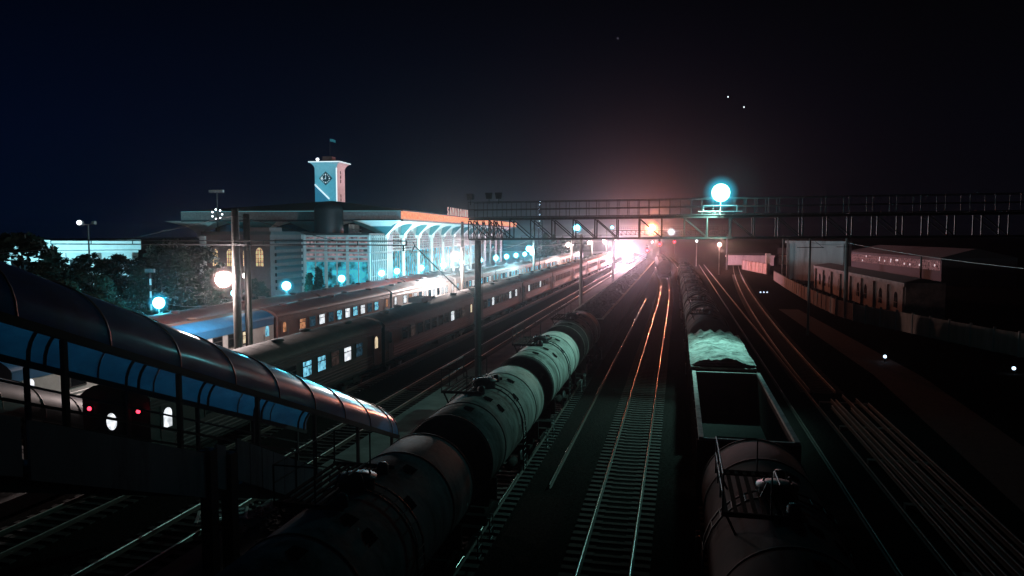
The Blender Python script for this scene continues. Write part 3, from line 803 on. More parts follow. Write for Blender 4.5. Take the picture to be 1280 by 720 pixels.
# plain poles in the middle of the yard
def plain_pole(loc, h, r, label, arm=True, grp='plain concrete poles in the yard'):
    p = empty('concrete_pole', loc, 0, label, 'pole', grp)
    b = MB(); b.lathe([(r, 0), (r*.72, h), (.01, h)], 12, 'z'); b.build('shaft', pole_c, p)
    if arm:
        b = MB(); b.tube([(-1.3, -.2, h-1.2), (1.3, -.2, h-1.2)], .035, 5); b.tube([(0, -.1, h-.2), (1.2, -.2, h-1.2)], .02, 5); b.build('crossarm', steel_dk, p)
    return p
plain_pole((-12.5, 99.5, .2), 9.9, .24, 'dark pole standing before the orange lit carriages, right of the platform lamps')
plain_pole((-12.5 + shift(150), 149.5, .2), 9.8, .24, 'dark pole against the glare of the headlight')
plain_pole((21.2, 105, -.24), 9.9, .3, 'thick pole behind the curved fence, right of the pale blank wall')
plain_pole((13.1, 82.3, -.24), 10.2, .13, 'thin pole in the dark yard in front of the curved fence')
plain_pole((23.3, 183.2, -.24), 10.2, .17, 'left pole of the pair at the left end of the pale blank wall', False)
plain_pole((24.1, 181.4, -.24), 10.0, .17, 'right pole of the pair at the left end of the pale blank wall', False)
plain_pole((40, 140, -.24), 6.5, .2, 'pole in front of the lit strip windows', False)
# slanted boom over the near train roof
bo = empty('slanted_boom', (-22.9, 80.5, 3.3), 0, 'thin dark slanted boom with a forked tip rising over the near train roof', 'boom')
b = MB(); b.tube([(0, 0, 0), (-5.05, -2.2, 5.55)], .09, 8, r2=.06); b.build('arm', dark_cl, bo)
b = MB(); b.tube([(-5.05, -2.2, 5.55), (-5.5, -2.3, 4.5)], .1, 6, r2=.03); b.tube([(-5.05, -2.2, 5.55), (-5.2, -2.2, 5.95)], .05, 6); b.build('fork', dark_cl, bo)
b = MB(); b.box(-.2, .2, -.2, .2, -3.0, .05); b.build('base_post', dark_cl, bo)

# ------------------------------------------------------------------ cyan globe lamps on the station platform
GL = [(53.7, 5000, .46), (74.2, 4500, .46), (87.9, 4000, .42), (101, 5000, .42), (107, 9000, .42), (118, 13000, .46), (130, 30000, .5), (142, 30000, .5), (155.6, 18000, .5), (170, 9000, .52), (181, 8000, .52), (192, 8000, .52), (203.5, 8000, .52), (214, 8000, .52)]
for i, (y, pw, r) in enumerate(GL):
    g = empty('globe_lamp', (-41 - (0 if y < 150 else .0), y, .3), 0, ords[i] + ' cyan globe lamp from the left along the station platform' if i < 13 else 'last cyan globe lamp on the right along the station platform', 'globe lamp', 'cyan globe lamps on the station platform')
    b = MB(); b.lathe([(.11, 0), (.06, .5), (.045, 4.25 - r)], 10, 'z'); b.build('post', steel_g, g)
    halo_sphere(globe(g, (0, 0, 4.28), r, g_cyan), r*2.0, halo_cyan); point(g, (0, 0, 4.28), CY if pw < 14000 else (.6,.94,1.0), pw, r+.04)
# small lamps behind the double pole
for (x, y, z, col, gm, lb) in ((-34.9, 56.5, 6.7, WARM, g_warm, 'small warm lamp on a thin post just right of the double pole'), (-34.8, 54.6, 5.4, CY, g_cyan, 'small cyan lamp on a thin post half hidden by the double pole')):
    g = empty('post_lamp', (x, y, .2), 0, lb, 'lamp')
    b = MB(); b.lathe([(.07, 0), (.045, z-.5)], 8, 'z'); b.build('post', steel_g, g); globe(g, (0, 0, z-.2), .22, gm); point(g, (0, 0, z-.2), col, 260, .26)

# ------------------------------------------------------------------ far lamps of the yard
def mast_lamp(x, y, z, r, gm, col, pw, label, hang=False, group='far yard lamps on masts'):
    g = empty('mast_lamp', (x, y, -.24), 0, label, 'mast lamp', group)
    b = MB(); b.lathe([(.16, 0), (.09, z+.24-r)], 8, 'z'); b.build('mast', pole_c, g)
    b = MB(); b.lathe([(r*.5, z+.24-r*1.4), (r*.9, z+.24-r*.8)], 10, 'z'); b.build('collar', steel_dk, g)
    halo_sphere(globe(g, (0, 0, z+.24), r, gm), r*2.0, {g_cyan: halo_cyan, g_warm: halo_warm, g_white: halo_white}[gm])
    if pw: point(g, (0, 0, z+.24), col, pw, r+.05)
    return g
mast_lamp(-43, 327, 12.6, 1.25, g_cyan, (.2,.75,1.0), 14000, 'hazy blue lamp high on a mast seen through the gantry truss')
mast_lamp(-40, 470, 14.0, .8, g_cyan, (.5,.9,1.0), 5000, 'small cyan lamp on a mast left of the orange lamp')
mast_lamp(5.6, 250, 7.8, .35, g_white, (.8,.9,1), 500, 'small white lamp right of the middle track tank wagons')
mast_lamp(10.1, 200, 7.4, .42, g_warm, (1,.46,.38), 22000, 'pinkish white lamp on a post beside the low wall, right of the yard')
mast_lamp(-14, 420, 5.6, .5, g_white, (.9,.9,1), 3000, 'white lamp low on the horizon just below the red signals')
# orange lamp and white lamp on the far gantry
OG = shift(226)
for (px, z, r, gm, col, pw, lb) in ((-7.7, 11.75, 1.0, g_orange, ORANGE, 140000, 'glowing orange sodium lamp on the far gantry'), (-2.1, 10.6, .55, g_white, (.8,.95,1), 3500, 'white lamp on the far gantry right of the orange lamp')):
    g = empty('gantry_lamp', (px, 225.0, 9.7), 0, lb, 'lamp')
    b = MB(); b.bar((0, .28, 0), (0, .28, z-9.7), .06); b.bar((0, .28, z-9.75), (0, 0, z-9.75), .05); b.build('mast', steel_dk, g)
    halo_sphere(globe(g, (0, -.5, z-9.7), r, gm), r*2.6, halo_orange if gm is g_orange else halo_white); point(g, (0, -.5, z-9.7), col, pw, r+.05)
def signal(loc, h, label, lens_i=0, n=3, lit=True):
    s = empty('light_signal', loc, 0, label, 'railway signal', 'railway light signals')
    b = MB(); b.lathe([(.1, 0), (.08, h)], 8, 'z'); b.build('post', steel_dk, s)
    b = MB(); b.box(-.28, .28, -.14, .1, h-.1, h-.1+.62*n); hd = b.build('signal_head', black_p, s)
    for k in range(n):
        z = h + .2 + .6*k
        b = MB(); b.lathe([(.22, -.15), (.24, -.42)], 12, 'y', (0, 0, z)); b.build('hood', black_p, hd)
        ln = globe(hd, (0, -.2, z), .34 if (lit and k == lens_i) else .14, g_red if (lit and k == lens_i) else glass_dk, 'lens')
        if lit and k == lens_i: halo_sphere(ln, .95, halo_red)
        if lit and k == lens_i: point(hd, (0, -.7, z), (1,.02,.06), 2500, .25)
    return s
signal((-5.35, 222, -.2), 7.2, 'red light signal below the orange lamp, upper of the two', 0)
signal((-8.9, 224, -.2), 5.3, 'red light signal lower and left of the other, beside the headlight glare', 0)
signal((-1.6, 300, -.2), 7.0, 'tiny far red light signal under the white gantry lamp', 0, 2)
signal((-29, 160, .3), 5.6, 'dark unlit light signal on the platform before the bright carriages', 0, 3, False)

# ------------------------------------------------------------------ near stair canopy
def canopy(x0, x1, y0, y1, zfun, deck, label, name='stair_canopy', sheet=poly, rise=1.35):
    """x0 < x1 ; zfun(y) eave height ; ribs every two metres"""
    g = empty(name, ((x0+x1)/2, y0, 0), 0, label, 'covered stair')
    cx = (x0+x1)/2; hw = (x1-x0)/2
    P = lambda x, y, z: (x-cx, y-y0, z)
    def arch(t, y, e=1., dz=0.):     # t in 0..1 from far eave to near eave
        a = math.pi*(1-t)
        return P(cx + hw*e*math.cos(a), y, zfun(y) + dz + rise*e*math.sin(a)**.85)
    ys = []; y = y0
    while y < y1 - .01: ys.append(y); y += 2.0
    ys.append(y1)
    N = 20
    for k in range(len(ys)-1):
        b = MB(); vs = []; fs = []; m = 4
        for j in range(m+1):
            yy = ys[k]+.02 + (ys[k+1]-ys[k]-.04)*j/m
            for i in range(N+1): vs.append(arch(i/N, yy, 1.0, .012*math.sin(math.pi*j/m)))
        for j in range(m):
            for i in range(N): fs.append((j*(N+1)+i, (j+1)*(N+1)+i, (j+1)*(N+1)+i+1, j*(N+1)+i+1))
        b.add(vs, fs, 0, True); b.build('roof_sheet', sheet, g)
    for y in ys:
        b = MB(); b.tube([arch(i/N, y, 1.0, .022) for i in range(N+1)], .02, 6)
        b.build('roof_seam', rib_m, g)
    ys2 = [y0 + .9 + 3.0*k for k in range(int((y1-y0)/3.0)+1) if y0+.9+3*k < y1]
    for y in ys2:
        b = MB()
        for q in (0, .45): b.tube([arch(i/N, y+q, .975, -.03) for i in range(N+1)], .04, 6)
        b.build('arch_rib', stair_fr, g)
    for x in (x0, x1):
        b = MB(); n = 12
        for q in range(n):
            ya = y0 + (y1-y0)*q/n; yb = y0 + (y1-y0)*(q+1)/n
            b.bar(P(x, ya, zfun(ya)-.06), P(x, yb, zfun(yb)-.06), .1, .14)
        b.build('eave_beam', stair_fr, g)
        b = MB()
        b.bar(P(x, y0, zfun(y0)-.55), P(x, y1, zfun(y1)-.55), .05, .05) if x == x0 else None
        b.bar(P(x, y0, deck(y0)+1.05), P(x, y1, deck(y1)+1.05), .05, .05); b.bar(P(x, y0, deck(y0)+.75), P(x, y1, deck(y1)+.75), .04, .04)
        b.build('handrail', stair_fr, g)
        for y in ys2:
            b = MB(); b.box(x-cx-.045, x-cx+.045, y-y0-.045, y-y0+.045, max(.15, deck(y)-.3), zfun(y)-.13); b.build('post', stair_fr, g)
    # steps
    b = MB(); n = int((y1-y0)/.32)
    for k in range(n):
        y = y0 + k*.32
        z = max(.25, deck(y)); b.box(-hw+.1, hw-.1, y-y0, y-y0+.34, z-.2, z)
    b.build('stair_flight', concrete, g)
    return g
ze = lambda y: 12.60 - .377*y
dk = lambda y: 10.20 - .377*y
st = canopy(-14.0, -10.2, 4.0, 26.6, ze, dk, 'covered stair with a curved tinted roof descending from upper left to the platform', rise=1.25)
# clad parapets, dark piers and stringers of the stair
def slab(parent, pts, x, th, m, name, seams=0):
    b = MB(); o = Vector(parent.location)
    (ya, za0, za1), (yb, zb0, zb1) = pts
    vs = [(x, ya, za0), (x, yb, zb0), (x, yb, zb1), (x, ya, za1), (x-th, ya, za0), (x-th, yb, zb0), (x-th, yb, zb1), (x-th, ya, za1)]
    vs = [(v[0]-o.x, v[1]-o.y, v[2]-o.z) for v in vs]
    b.add(vs, [(0,1,2,3),(5,4,7,6),(1,5,6,2),(4,0,3,7),(3,2,6,7),(4,5,1,0)])
    return b.build(name, m, parent)
slab(st, ((10.05, 6.2, 7.19), (14.62, 4.33, 5.34)), -10.12, .05, panel_m, 'cladding_panel')
slab(st, ((5.0, 8.2, 9.1), (9.9, 6.3, 7.26)), -10.12, .05, panel_m, 'cladding_panel')
slab(st, ((15.05, 4.40, 5.42), (15.4, 4.24, 5.28)), -10.12, .05, panel_m, 'cladding_panel')
n = 8
for k in range(n):
    a, c = k/n, (k+.94)/n
    L_ = lambda t, p, q: p + (q-p)*t
    slab(st, ((L_(a,15.86,20.2), L_(a,4.33,2.13), L_(a,5.33,3.24)), (L_(c,15.86,20.2), L_(c,4.33,2.13), L_(c,5.33,3.24))), -10.12, .05, panel_m, 'cladding_panel')
slab(st, ((20.7, 1.9, 2.95), (21.3, 1.65, 2.7)), -10.12, .05, panel_m, 'cladding_panel')
slab(st, ((21.7, 1.45, 2.5), (23.3, .75, 1.8)), -10.12, .05, panel_m, 'cladding_panel')
for y in (14.84, 15.62):
    b = MB(); o = st.location; b.box(-10.2-o.x-.14, -10.2-o.x+.14, y-o.y-.13, y-o.y+.13, .2, dk(y)+.75); b.build('pier', stair_fr, st)
b = MB(); o = st.location
b.bar((-10.25-o.x, 5-o.y, dk(5)-.35), (-10.25-o.x, 26-o.y, dk(26)-.0), .12, .3); b.bar((-13.95-o.x, 5-o.y, dk(5)-.35), (-13.95-o.x, 26-o.y, dk(26)-.0), .12, .3); b.build('stringer', stair_fr, st)
# bracing at the foot of the stair
b = MB()
for k in range(4): b.bar((-10.1-o.x, 21.6+k*.35-o.y, .3), (-10.1-o.x, 23.2+k*.25-o.y, 1.5), .04)
b.build('foot_bracing', steel_g, st)
# the second covered stair on the island platform
canopy(-28.8, -25.3, 12, 29.2, lambda y: 13.1-.405*y, lambda y: 10.8-.405*y, 'smaller grey covered stair roof behind the near stair, left of the red tail lights', rise=1.5, sheet=mat('dull_grey_sheet', (.07,.068,.075), .5, var=.3, scale=1.2, spec=.4))
# litter, gravel heap and glinting junk under the stair
jk = empty('scrap_frame', (-15.6, 23.4, .2), .5, 'small pale scrap frame glinting on the ground under the stair', 'scrap frame')
b = MB()
for k in range(3): b.box(-.75, .75, -.5+k*.42, -.3+k*.42, .02, .06)
b.box(-.85, -.76, -.6, .6, 0, .08); b.box(.76, .85, -.6, .6, 0, .08); b.build('slat_frame', stone, jk)
b = MB(); rnd = random.Random(5)
for k in range(500):
    x, y = rnd.gauss(0, 1.1), rnd.gauss(0, .8); s = rnd.uniform(.02, .06); z = max(0, .25-.1*(x*x+y*y))
    b.box(x-s, x+s, y-s*rnd.uniform(.5,1.2), y+s, z, z+s*1.3)
tag(b.build('gravel', concrete, None, (-12.6, 23.6, .205)), 'scattered pale gravel on the platform at the foot of the stair', 'gravel', kind='stuff')

# ------------------------------------------------------------------ station
O = Vector((-46.0, 123.0, .3)); RZ = R(4.6)
stn = empty('station_hall', O, RZ, 'station hall with white mushroom columns and a glowing orange roof edge', 'station')
Ls = 150; Dp = 40.5; z0, z1 = 12.1, 13.8
b = MB(); b.box(-Dp, -.3, .3, Ls, z0+.05, z1-.05)
b.build('roof_slab', roof_st, stn)
b = MB()       # low hipped roof
b.add([(-Dp, 0, z1), (0, 0, z1), (0, Ls, z1), (-Dp, Ls, z1), (-Dp/2+1, 18, z1+2.5), (-Dp/2+1, Ls-18, z1+2.5)], [(0,1,4),(1,2,5,4),(2,3,5),(3,0,4,5)])
b.build('hipped_roof', roof_st, stn)
# fascias
for k in range(30):
    b = MB(); y0 = k*Ls/30; b.box(-.28, .02, y0+.03, y0+Ls/30-.03, z0+.28, z1-.10); b.build('fascia_panel', led_o, stn)
b = MB(); b.box(-.3, .1, 0, Ls, z0-.12, z0+.26); b.box(-.3, .06, 0, Ls, z1-.085, z1+.05); b.build('fascia_trim', brick, stn)
b = MB(); b.box(-Dp, -.33, -.02, .28, z0+.2, z1-.12); b.build('gable_fascia', mat('grey_fascia', (.2,.19,.19), .8), stn)
b = MB(); b.box(-Dp, -.33, -.06, .2, z1-.10, z1+.0); b.build('gable_led_strip', emis('gable_strip', (.25,.75,.85), .5), stn)
b = MB(); b.box(-Dp, -.33, .05, .25, z0-.14, z0+.17); b.build('gable_trim', dark_cl, stn)
# mushroom columns
def mushroom(x, y, wx, wy, teal=True):
    c = MB(); c.lathe([(.42, -.0), (.34, .3), (.30, 9.0), (.36, 9.25)], 12, 'z', (x, y, 0))
    for s in (-1, 1): c.lathe([(.2, 0), (.2, 9.2)], 8, 'z', (x, y+s*.55, 0))
    cc = c.build('column', stone, stn)
    b = MB(); n = 9; vs = []; fs = []
    for i in range(n+1):
        t = i/n; q = t**1.9
        hx = .42 + (wx-.42)*q; hy = .75 + (wy-.75)*q; z = 9.05 + (z0-9.05)*(t**.75)
        vs += [(x-hx, y-hy, z), (x+hx, y-hy, z), (x+hx, y+hy, z), (x-hx, y+hy, z)]
    for i in range(n):
        for j in range(4): fs.append((i*4+j, i*4+(j+1) % 4, i*4+4+(j+1) % 4, i*4+4+j))
    b.add(vs, fs, 0, False)
    cp = b.build('capital', white_w, cc)
    b = MB()                                    # flat teal triangular face plates on the front
    b.add([(x+.62, y-.5, 9.7), (x+wx*.86, y+wy*.60, z0-.25), (x+wx*.86, y-wy*.60, z0-.25)], [(0,2,1)])
    return cc
cols = [(-4.2, 3.6)] + [(-4.2, 3.6 + 11.3*k) for k in range(1, 13)]
for (x, y) in cols: mushroom(x, y, 4.0, 5.3)
for k in (1, 2, 3): mushroom(-4.2 - 11.5*k, 3.6, 5.2, 3.4)
# teal triangular fronts of the capitals (south faces)
for k in range(0, 3):
    x = -4.2 - 11.5*k
    b = MB(); b.add([(x-.5, 2.55, 9.6), (x+.5, 2.55, 9.6), (x+4.4 if k else x+3.4, .32, z0-.16), (x-5.0, .32, z0-.16)], [(0,1,2,3)]); b.build('capital_face', teal_tri, stn)
for (x, y) in cols[1:]:
    b = MB(); b.add([(x-.3, y-.95, 9.6), (x+.3, y-.95, 9.55), (x+3.0, y-4.0, z0-.5), (x+.9, y-4.15, z0-.55)], [(0,1,2,3)]); b.build('capital_face', teal_tri, stn)
# glazed front wall behind the columns, bay by bay
xw = -10.5
for k in range(12):
    ya, yb = 3.6 + 11.3*k, 3.6 + 11.3*(k+1)
    b = MB(); b.add([(xw, ya+.4, .3), (xw, yb-.4, .3), (xw, yb-.4, 6.2), (xw, ya+.4, 6.2)], [(0,1,2,3)]); gl = b.build('glazing', hall_g, stn)
    b = MB(); b.add([(xw, ya+.4, 6.4), (xw, yb-.4, 6.4), (xw, yb-.4, 10.2), (xw, ya+.4, 10.2)], [(0,1,2,3)]); gu = b.build('upper_glazing', hall_p, stn)
    b = MB()
    for q in range(7):
        yy = ya + .4 + (yb-ya-.8)*q/6; b.box(xw+.03, xw+.2, yy-.09, yy+.09, .0, 11.4)
    b.box(xw+.05, xw+.3, ya, yb, 6.15, 6.5)
    b.build('mullion', stone, stn)
    b = MB()
    for z in (6.9, 7.5, 8.1, 8.7, 9.3, 9.9, 10.5): b.box(xw+.22, xw+.4, ya+.3, yb-.3, z, z+.2)
    b.build('louvre', stone, gu)
b = MB(); b.box(xw-.4, xw-.1, 3.6, Ls-4, 0, 11.5); b.build('hall_wall', white_w, stn)
# south gable: glass and louvres
yw = -5.5
for k in range(3):
    xa, xb = -15.2 + 3.7*k, -15.2 + 3.7*(k+1)
    b = MB(); b.add([(xa+.2, yw, .3), (xb-.2, yw, .3), (xb-.2, yw, 5.2), (xa+.2, yw, 5.2)], [(0,1,2,3)]); b.build('glazing', hall_g, stn)
    b = MB(); b.add([(xa+.2, yw, 5.4), (xb-.2, yw, 5.4), (xb-.2, yw, 9.3), (xa+.2, yw, 9.3)], [(0,1,2,3)]); gu = b.build('upper_glazing', hall_p, stn)
    b = MB(); b.box(xa-.2, xa+.2, yw-.45, yw-.02, 0, 9.6); b.box(xa+1.85-.08, xa+1.85+.08, yw-.25, yw-.02, 0, 9.6)
    if k == 2: b.box(xb-.2, xb+.2, yw-.45, yw-.02, 0, 9.6)
    b.build('mullion', stone, stn)
    b = MB()
    for z in (5.2, 5.9, 6.6, 7.3, 8.0, 8.7, 9.3): b.box(xa+.22, xb-.22, yw-.34, yw-.1, z, z+.30)
    b.build('louvre', stone, gu)
b = MB(); b.box(-15.25, -4.05, yw+.05, 7.5, 0, 9.62); b.build('terrace_block', dark_cl, stn)
b = MB()
for q in range(9): b.box(-4.045, -3.75, -5.4+q*1.05, -5.1+q*1.05, 0, 9.6)
for z in (2.6, 5.2, 6.6, 8.0, 9.2): b.box(-4.04, -3.85, -5.5, 3.3, z, z+.25)
b.build('side_mullion', concrete, stn)
b = MB(); b.box(-15.3, -3.95, yw-.5, 7.6, 9.625, 9.9); b.build('terrace_roof', roof_st, stn)
yw = 6.0
b = MB(); b.box(-Dp+2, -5.9, yw+2.0, yw+2.4, 0, 11.9); b.build('gable_wall', dark_cl, stn)
b = MB(); b.box(-Dp+3, -17.5, yw+1.95, yw+1.99, 9.6, 11.5); b.build('clerestory', mat('blue_glass', (.03,.10,.16), .15, var=.4, scale=.8), stn)
# roof sign
sg = empty('roof_sign', O + Vector((-.09*37, 37, z1+.06)), RZ + R(90), 'glowing pink letters standing on the station roof edge beside the gantry', 'sign')
for i, chx in enumerate('SAMARQAND'):
    cu = bpy.data.curves.new('letter_curve', 'FONT'); cu.body = chx; cu.size = 2.5; cu.extrude = .08; cu.align_x = 'CENTER'
    tmp = bpy.data.objects.new('letter_tmp', cu); COL.objects.link(tmp)
    me = bpy.data.meshes.new_from_object(tmp.evaluated_get(bpy.context.evaluated_depsgraph_get())); bpy.data.objects.remove(tmp)
    me.materials.clear(); me.materials.append(sign_g)
    o = bpy.data.objects.new('sign_letter', me); COL.objects.link(o); o.parent = sg; o.location = (i*2.75, 0, .1); o.rotation_euler = (R(90), 0, 0)
b = MB(); b.box(-1.2, 23.4, .1, .2, .0, .1)
b.build('sign_frame', steel_dk, sg)
# brick wing in front of the gable, with arched windows
wing = empty('brick_wing', O, RZ, 'low reddish station wing with glowing arched windows behind the double pole', 'building')
wy0, wy1, wx0, wx1, wz = -18.0, 7.4, -25.9, -15.4, 9.7
b = MB(); b.box(wx0, wx1, wy0, wy1, 0, wz); b.build('wall', brick, wing)
b = MB(); b.box(wx0-.4, wx1+.3, wy0-.35, wy1, wz+.003, wz+.5); b.build('roof', roof_st, wing)
b = MB(); b.box(-18.4, -15.3, wy0-.36, wy0+4, wz+.504, wz+1.1); b.build('parapet_block', brick, wing)
b = MB(); b.box(wx0-.5, wx0+.3, wy0-.45, wy0-.01, 0, wz-.2); b.build('corner_pilaster', stone, wing)
for k, x in enumerate((-24.2, -21.9, -19.3, -17.1)):
    b = MB(); hw, zb, zt = (.42 if k < 3 else .58), 4.9, 6.9
    pts = [(x-hw, wy0-.02, zb), (x+hw, wy0-.02, zb)] + [(x+hw*math.cos(a), wy0-.02, zt+hw*1.5*math.sin(a)) for a in [math.pi*i/10 for i in range(11)]]
    b.add(pts, [tuple(range(len(pts)))]); wn = b.build('arched_window', w_arch, wing)
    b = MB()
    for q in (-.35, .35): b.box(x+q*hw-.04, x+q*hw+.04, wy0-.09, wy0-.03, zb, zt+hw*1.2)
    for q in range(5): b.box(x-hw, x+hw, wy0-.085, wy0-.035, zb+.6*q, zb+.6*q+.06)
    b.build('window_bars', brick, wn)
b = MB()
for q in range(8): b.box(wx1+.02, wx1+.3, wy0+1.5, yw-12.5, 1.3+q*1.02, 1.8+q*1.02)
b.build('louvre', black_p, wing)
b = MB(); b.box(wx1+.003, wx1+.5, -6.6, -5.7, 0, wz); b.build('corner_pilaster', stone, wing)
# dark round stair tower before the gable
rt_ = empty('round_stair_tower', O + Vector((-11.75, -3.8, 9.9)), RZ, 'dark rounded drum on the roof in front of the clock tower', 'roof drum')
b = MB(); b.lathe([(2.4, 0), (2.4, 3.9), (2.3, 4.3), (2.0, 4.7), (1.2, 5.05), (.02, 5.2)], 32, 'z'); b.build('drum', black_p, rt_)

# ------------------------------------------------------------------ clock tower
ct = empty('clock_tower', (-80.2, 166.5, .3), RZ, 'tall white clock tower lit cyan on one face and pink on the other', 'clock tower')
hw = 2.65; zt = 26.3
b = MB(); b.box(-hw, hw, -hw, hw, 0, zt-1.4)
vs = [(-hw,-hw,zt-1.4),(hw,-hw,zt-1.4),(hw,hw,zt-1.4),(-hw,hw,zt-1.4)]; fs = []
for i, (e_, z) in enumerate(((.15, zt-.9), (.45, zt-.45), (.95, zt-.05))):
    q = hw + e_; vs += [(-q,-q,z),(q,-q,z),(q,q,z),(-q,q,z)]
    for j in range(4): fs.append((i*4+j, i*4+(j+1) % 4, i*4+4+(j+1) % 4, i*4+4+j))
b.add(vs, fs); b.build('shaft', white_w, ct)
b = MB(); q = hw+1.05; b.box(-q, q, -q, q, zt-.045, zt+.12); b.build('cornice', white_w, ct)
b = MB(); q = hw+1.1; b.box(-q, q, -q-.05, -q, zt-.05, zt+.16); b.box(q, q+.05, -q-.05, q, zt-.05, zt+.16); b.build('cornice_led', led_w, ct)
b = MB(); b.box(hw-.16, hw+.05, -hw-.06, -hw+.1, 8, zt-1.3); b.build('corner_led', led_w, ct)
b = MB(); b.bar((-hw, -hw-.05, zt-5.1), (hw*.30, -hw-.05, zt-8.4), .14, .22); b.build('slanted_led', led_w, ct)
b = MB(); b.add([(-hw-.0, -hw-.03, zt-5.35), (hw*.27, -hw-.03, zt-8.7), (hw*.27, -hw-.03, 6), (-hw, -hw-.03, 6)], [(0,3,2,1)]); b.build('lower_face', mat('tower_lower_tile', (.2,.3,.36), .7, var=.15), ct)
ck = MB(); zc = zt-3.7; r_ = 1.6
ck.add([(0, -hw-.09, zc+r_), (-r_, -hw-.09, zc), (0, -hw-.09, zc-r_), (r_, -hw-.09, zc), (0, -hw, zc+r_), (-r_, -hw, zc), (0, -hw, zc-r_), (r_, -hw, zc)], [(0,1,2,3),(4,5,1,0),(5,6,2,1),(6,7,3,2),(7,4,0,3)])
clk = ck.build('clock', dark_cl, ct)
for i in range(12):
    a = R(30*i); rr = .92 ; b = MB(); s = .13 if i % 3 == 0 else .085
    if i == 9: s = .24
    b.box(rr*math.sin(a)-s, rr*math.sin(a)+s, -hw-.13, -hw-.095, zc+rr*math.cos(a)-s, zc+rr*math.cos(a)+s); b.build('hour_mark', clock_g, clk)
b = MB(); b.bar((0, -hw-.12, zc-.2), (.05, -hw-.12, zc+.7), .12, .05); b.build('clock_hand', clock_g, clk)
b = MB(); b.bar((.15, -hw-.12, zc+.05), (-.55, -hw-.12, zc-.22), .12, .05); b.build('clock_hand', clock_g, clk)
for z in (zt-2.6, zt-3.6, zt-4.6, zt-8.0, zt-8.9):
    b = MB(); b.box(hw+.004, hw+.03, -.35, .1, z, z+.75); b.build('slit_window', glass_dk, ct)
b = MB(); b.box(-1.3, 1.0, -1.2, 1.2, zt+.125, zt+1.5); b.build('roof_cabin', t_maroon, ct)
b = MB(); b.tube([(.1, 0, zt+1.5), (.1, 0, zt+5.8)], .06, 6); fp = b.build('flagpole', steel_dk, ct)
b = MB(); b.add([(.1, 0, zt+5.7), (.8, .1, zt+5.6), (1.5, 0, zt+5.3), (1.5, 0, zt+4.7), (.8, .1, zt+5.0), (.1, 0, zt+5.1)], [(0,1,4,5),(1,2,3,4)]); b.build('flag', mat('flag_cloth', (.2,.5,.5), .8), fp)
fl = MB(); fl.box(-2.0, -1.2, -3.4, -2.9, zt+.125, zt+.5); flo = fl.build('floodlight', steel_dk, ct); globe(flo, (-1.6, -3.4, zt+.6), .34, g_white, 'flood_lens')
spot(ct, (-1.2, -15, 19.0), (0, -hw, 21.5), (.13,.70,1.0), 11000, 80, .3, .6)
spot(ct, (14, 2, 18.8), (hw, 0, 20.5), (1.0,.66,.74), 7500, 70, .3, .6)

# ------------------------------------------------------------------ white colonnaded building at the far left
wb = empty('colonnaded_building', (-96, 93, -.7), R(38), 'long white floodlit building with a colonnade behind the trees at far left', 'building')
b = MB(); b.box(-22, 17, 2.5, 14, 0, 8.4); b.build('wall', white_w, wb)
b = MB(); b.box(-22.5, 17.6, -.6, 14, 8.403, 9.9); b.build('frieze', white_w, wb)
b = MB(); b.box(-22, 17.2, -.3, 2.4, 7.95, 8.3); b.build('lintel', white_w, wb)
b = MB(); b.box(-24, -17, -1.2, 10, 0, 11.2); b.build('end_block', white_w, wb)
for x in (-12, -8.2, -4.4, -.6, 3.2, 7.0, 11, 15.6):
    b = MB(); b.box(x-.35, x+.35, -.2, .5, 0, 7.94); b.build('column', white_w, wb)
for x in (-10, -6.2, -2.4, 1.4, 5.2, 9.0, 13.2):
    b = MB(); b.box(x-1.3, x+1.3, 2.4, 2.495, 1.2, 6.9); f = b.build('window', glass_dk, wb)
    b = MB(); b.box(x-.05, x+.05, 2.3, 2.39, 1.2, 6.9); b.box(x-1.3, x+1.3, 2.32, 2.39, 4.6, 4.8); b.build('window_bars', white_w, f)
for (x, y, z, pw) in ((-8, -14, 7.5, 34000), (8, -14, 7.5, 34000)):
    spot(wb, (x, y, z), (x, 0, 8.0), (.32,.85,1.0), pw, 120, .3, .6)
def flood_mast(loc, h, label, n=4, lit=0):
    g = empty('floodlight_mast', loc, 0, label, 'floodlight mast')
    b = MB(); b.lathe([(.2, 0), (.08, h)], 8, 'z'); b.build('mast', steel_g, g)
    b = MB(); b.box(-1.2, 1.2, -.08, .08, h, h+.08); b.build('crossbar', steel_g, g)
    for k in range(n):
        x = -.98 + 1.96*k/max(1, n-1)
        b = MB(); b.box(x-.22, x+.22, -.3, .1, h+.10, h+.48); q = b.build('lamp_head', stone, g)
        if k < lit: globe(q, (x, -.4, h+.3), .3, g_white, 'lens')
    return g
flood_mast((-69.7, 105.5, 0), 16.4, 'tall mast with four pale floodlight heads above the brick wing')
flood_mast((-75.7, 85.8, 0), 11.3, 'mast with one bright lamp head in front of the white building', 2, 1)
fm = empty('spotlight_cluster', (-70.9, 107.2, 10.6), .5, 'ring of small bright spotlights on the roof just left of the double pole', 'spotlights')
b = MB(); b.tube([(0, 0, 0), (0, 0, 1.8)], .06, 6); b.build('stem', steel_dk, fm)
for k in range(7):
    a = R(360*k/7); globe(fm, (.75*math.cos(a), 0, 2.6 + .75*math.sin(a)), .13, g_white, 'spotlight')

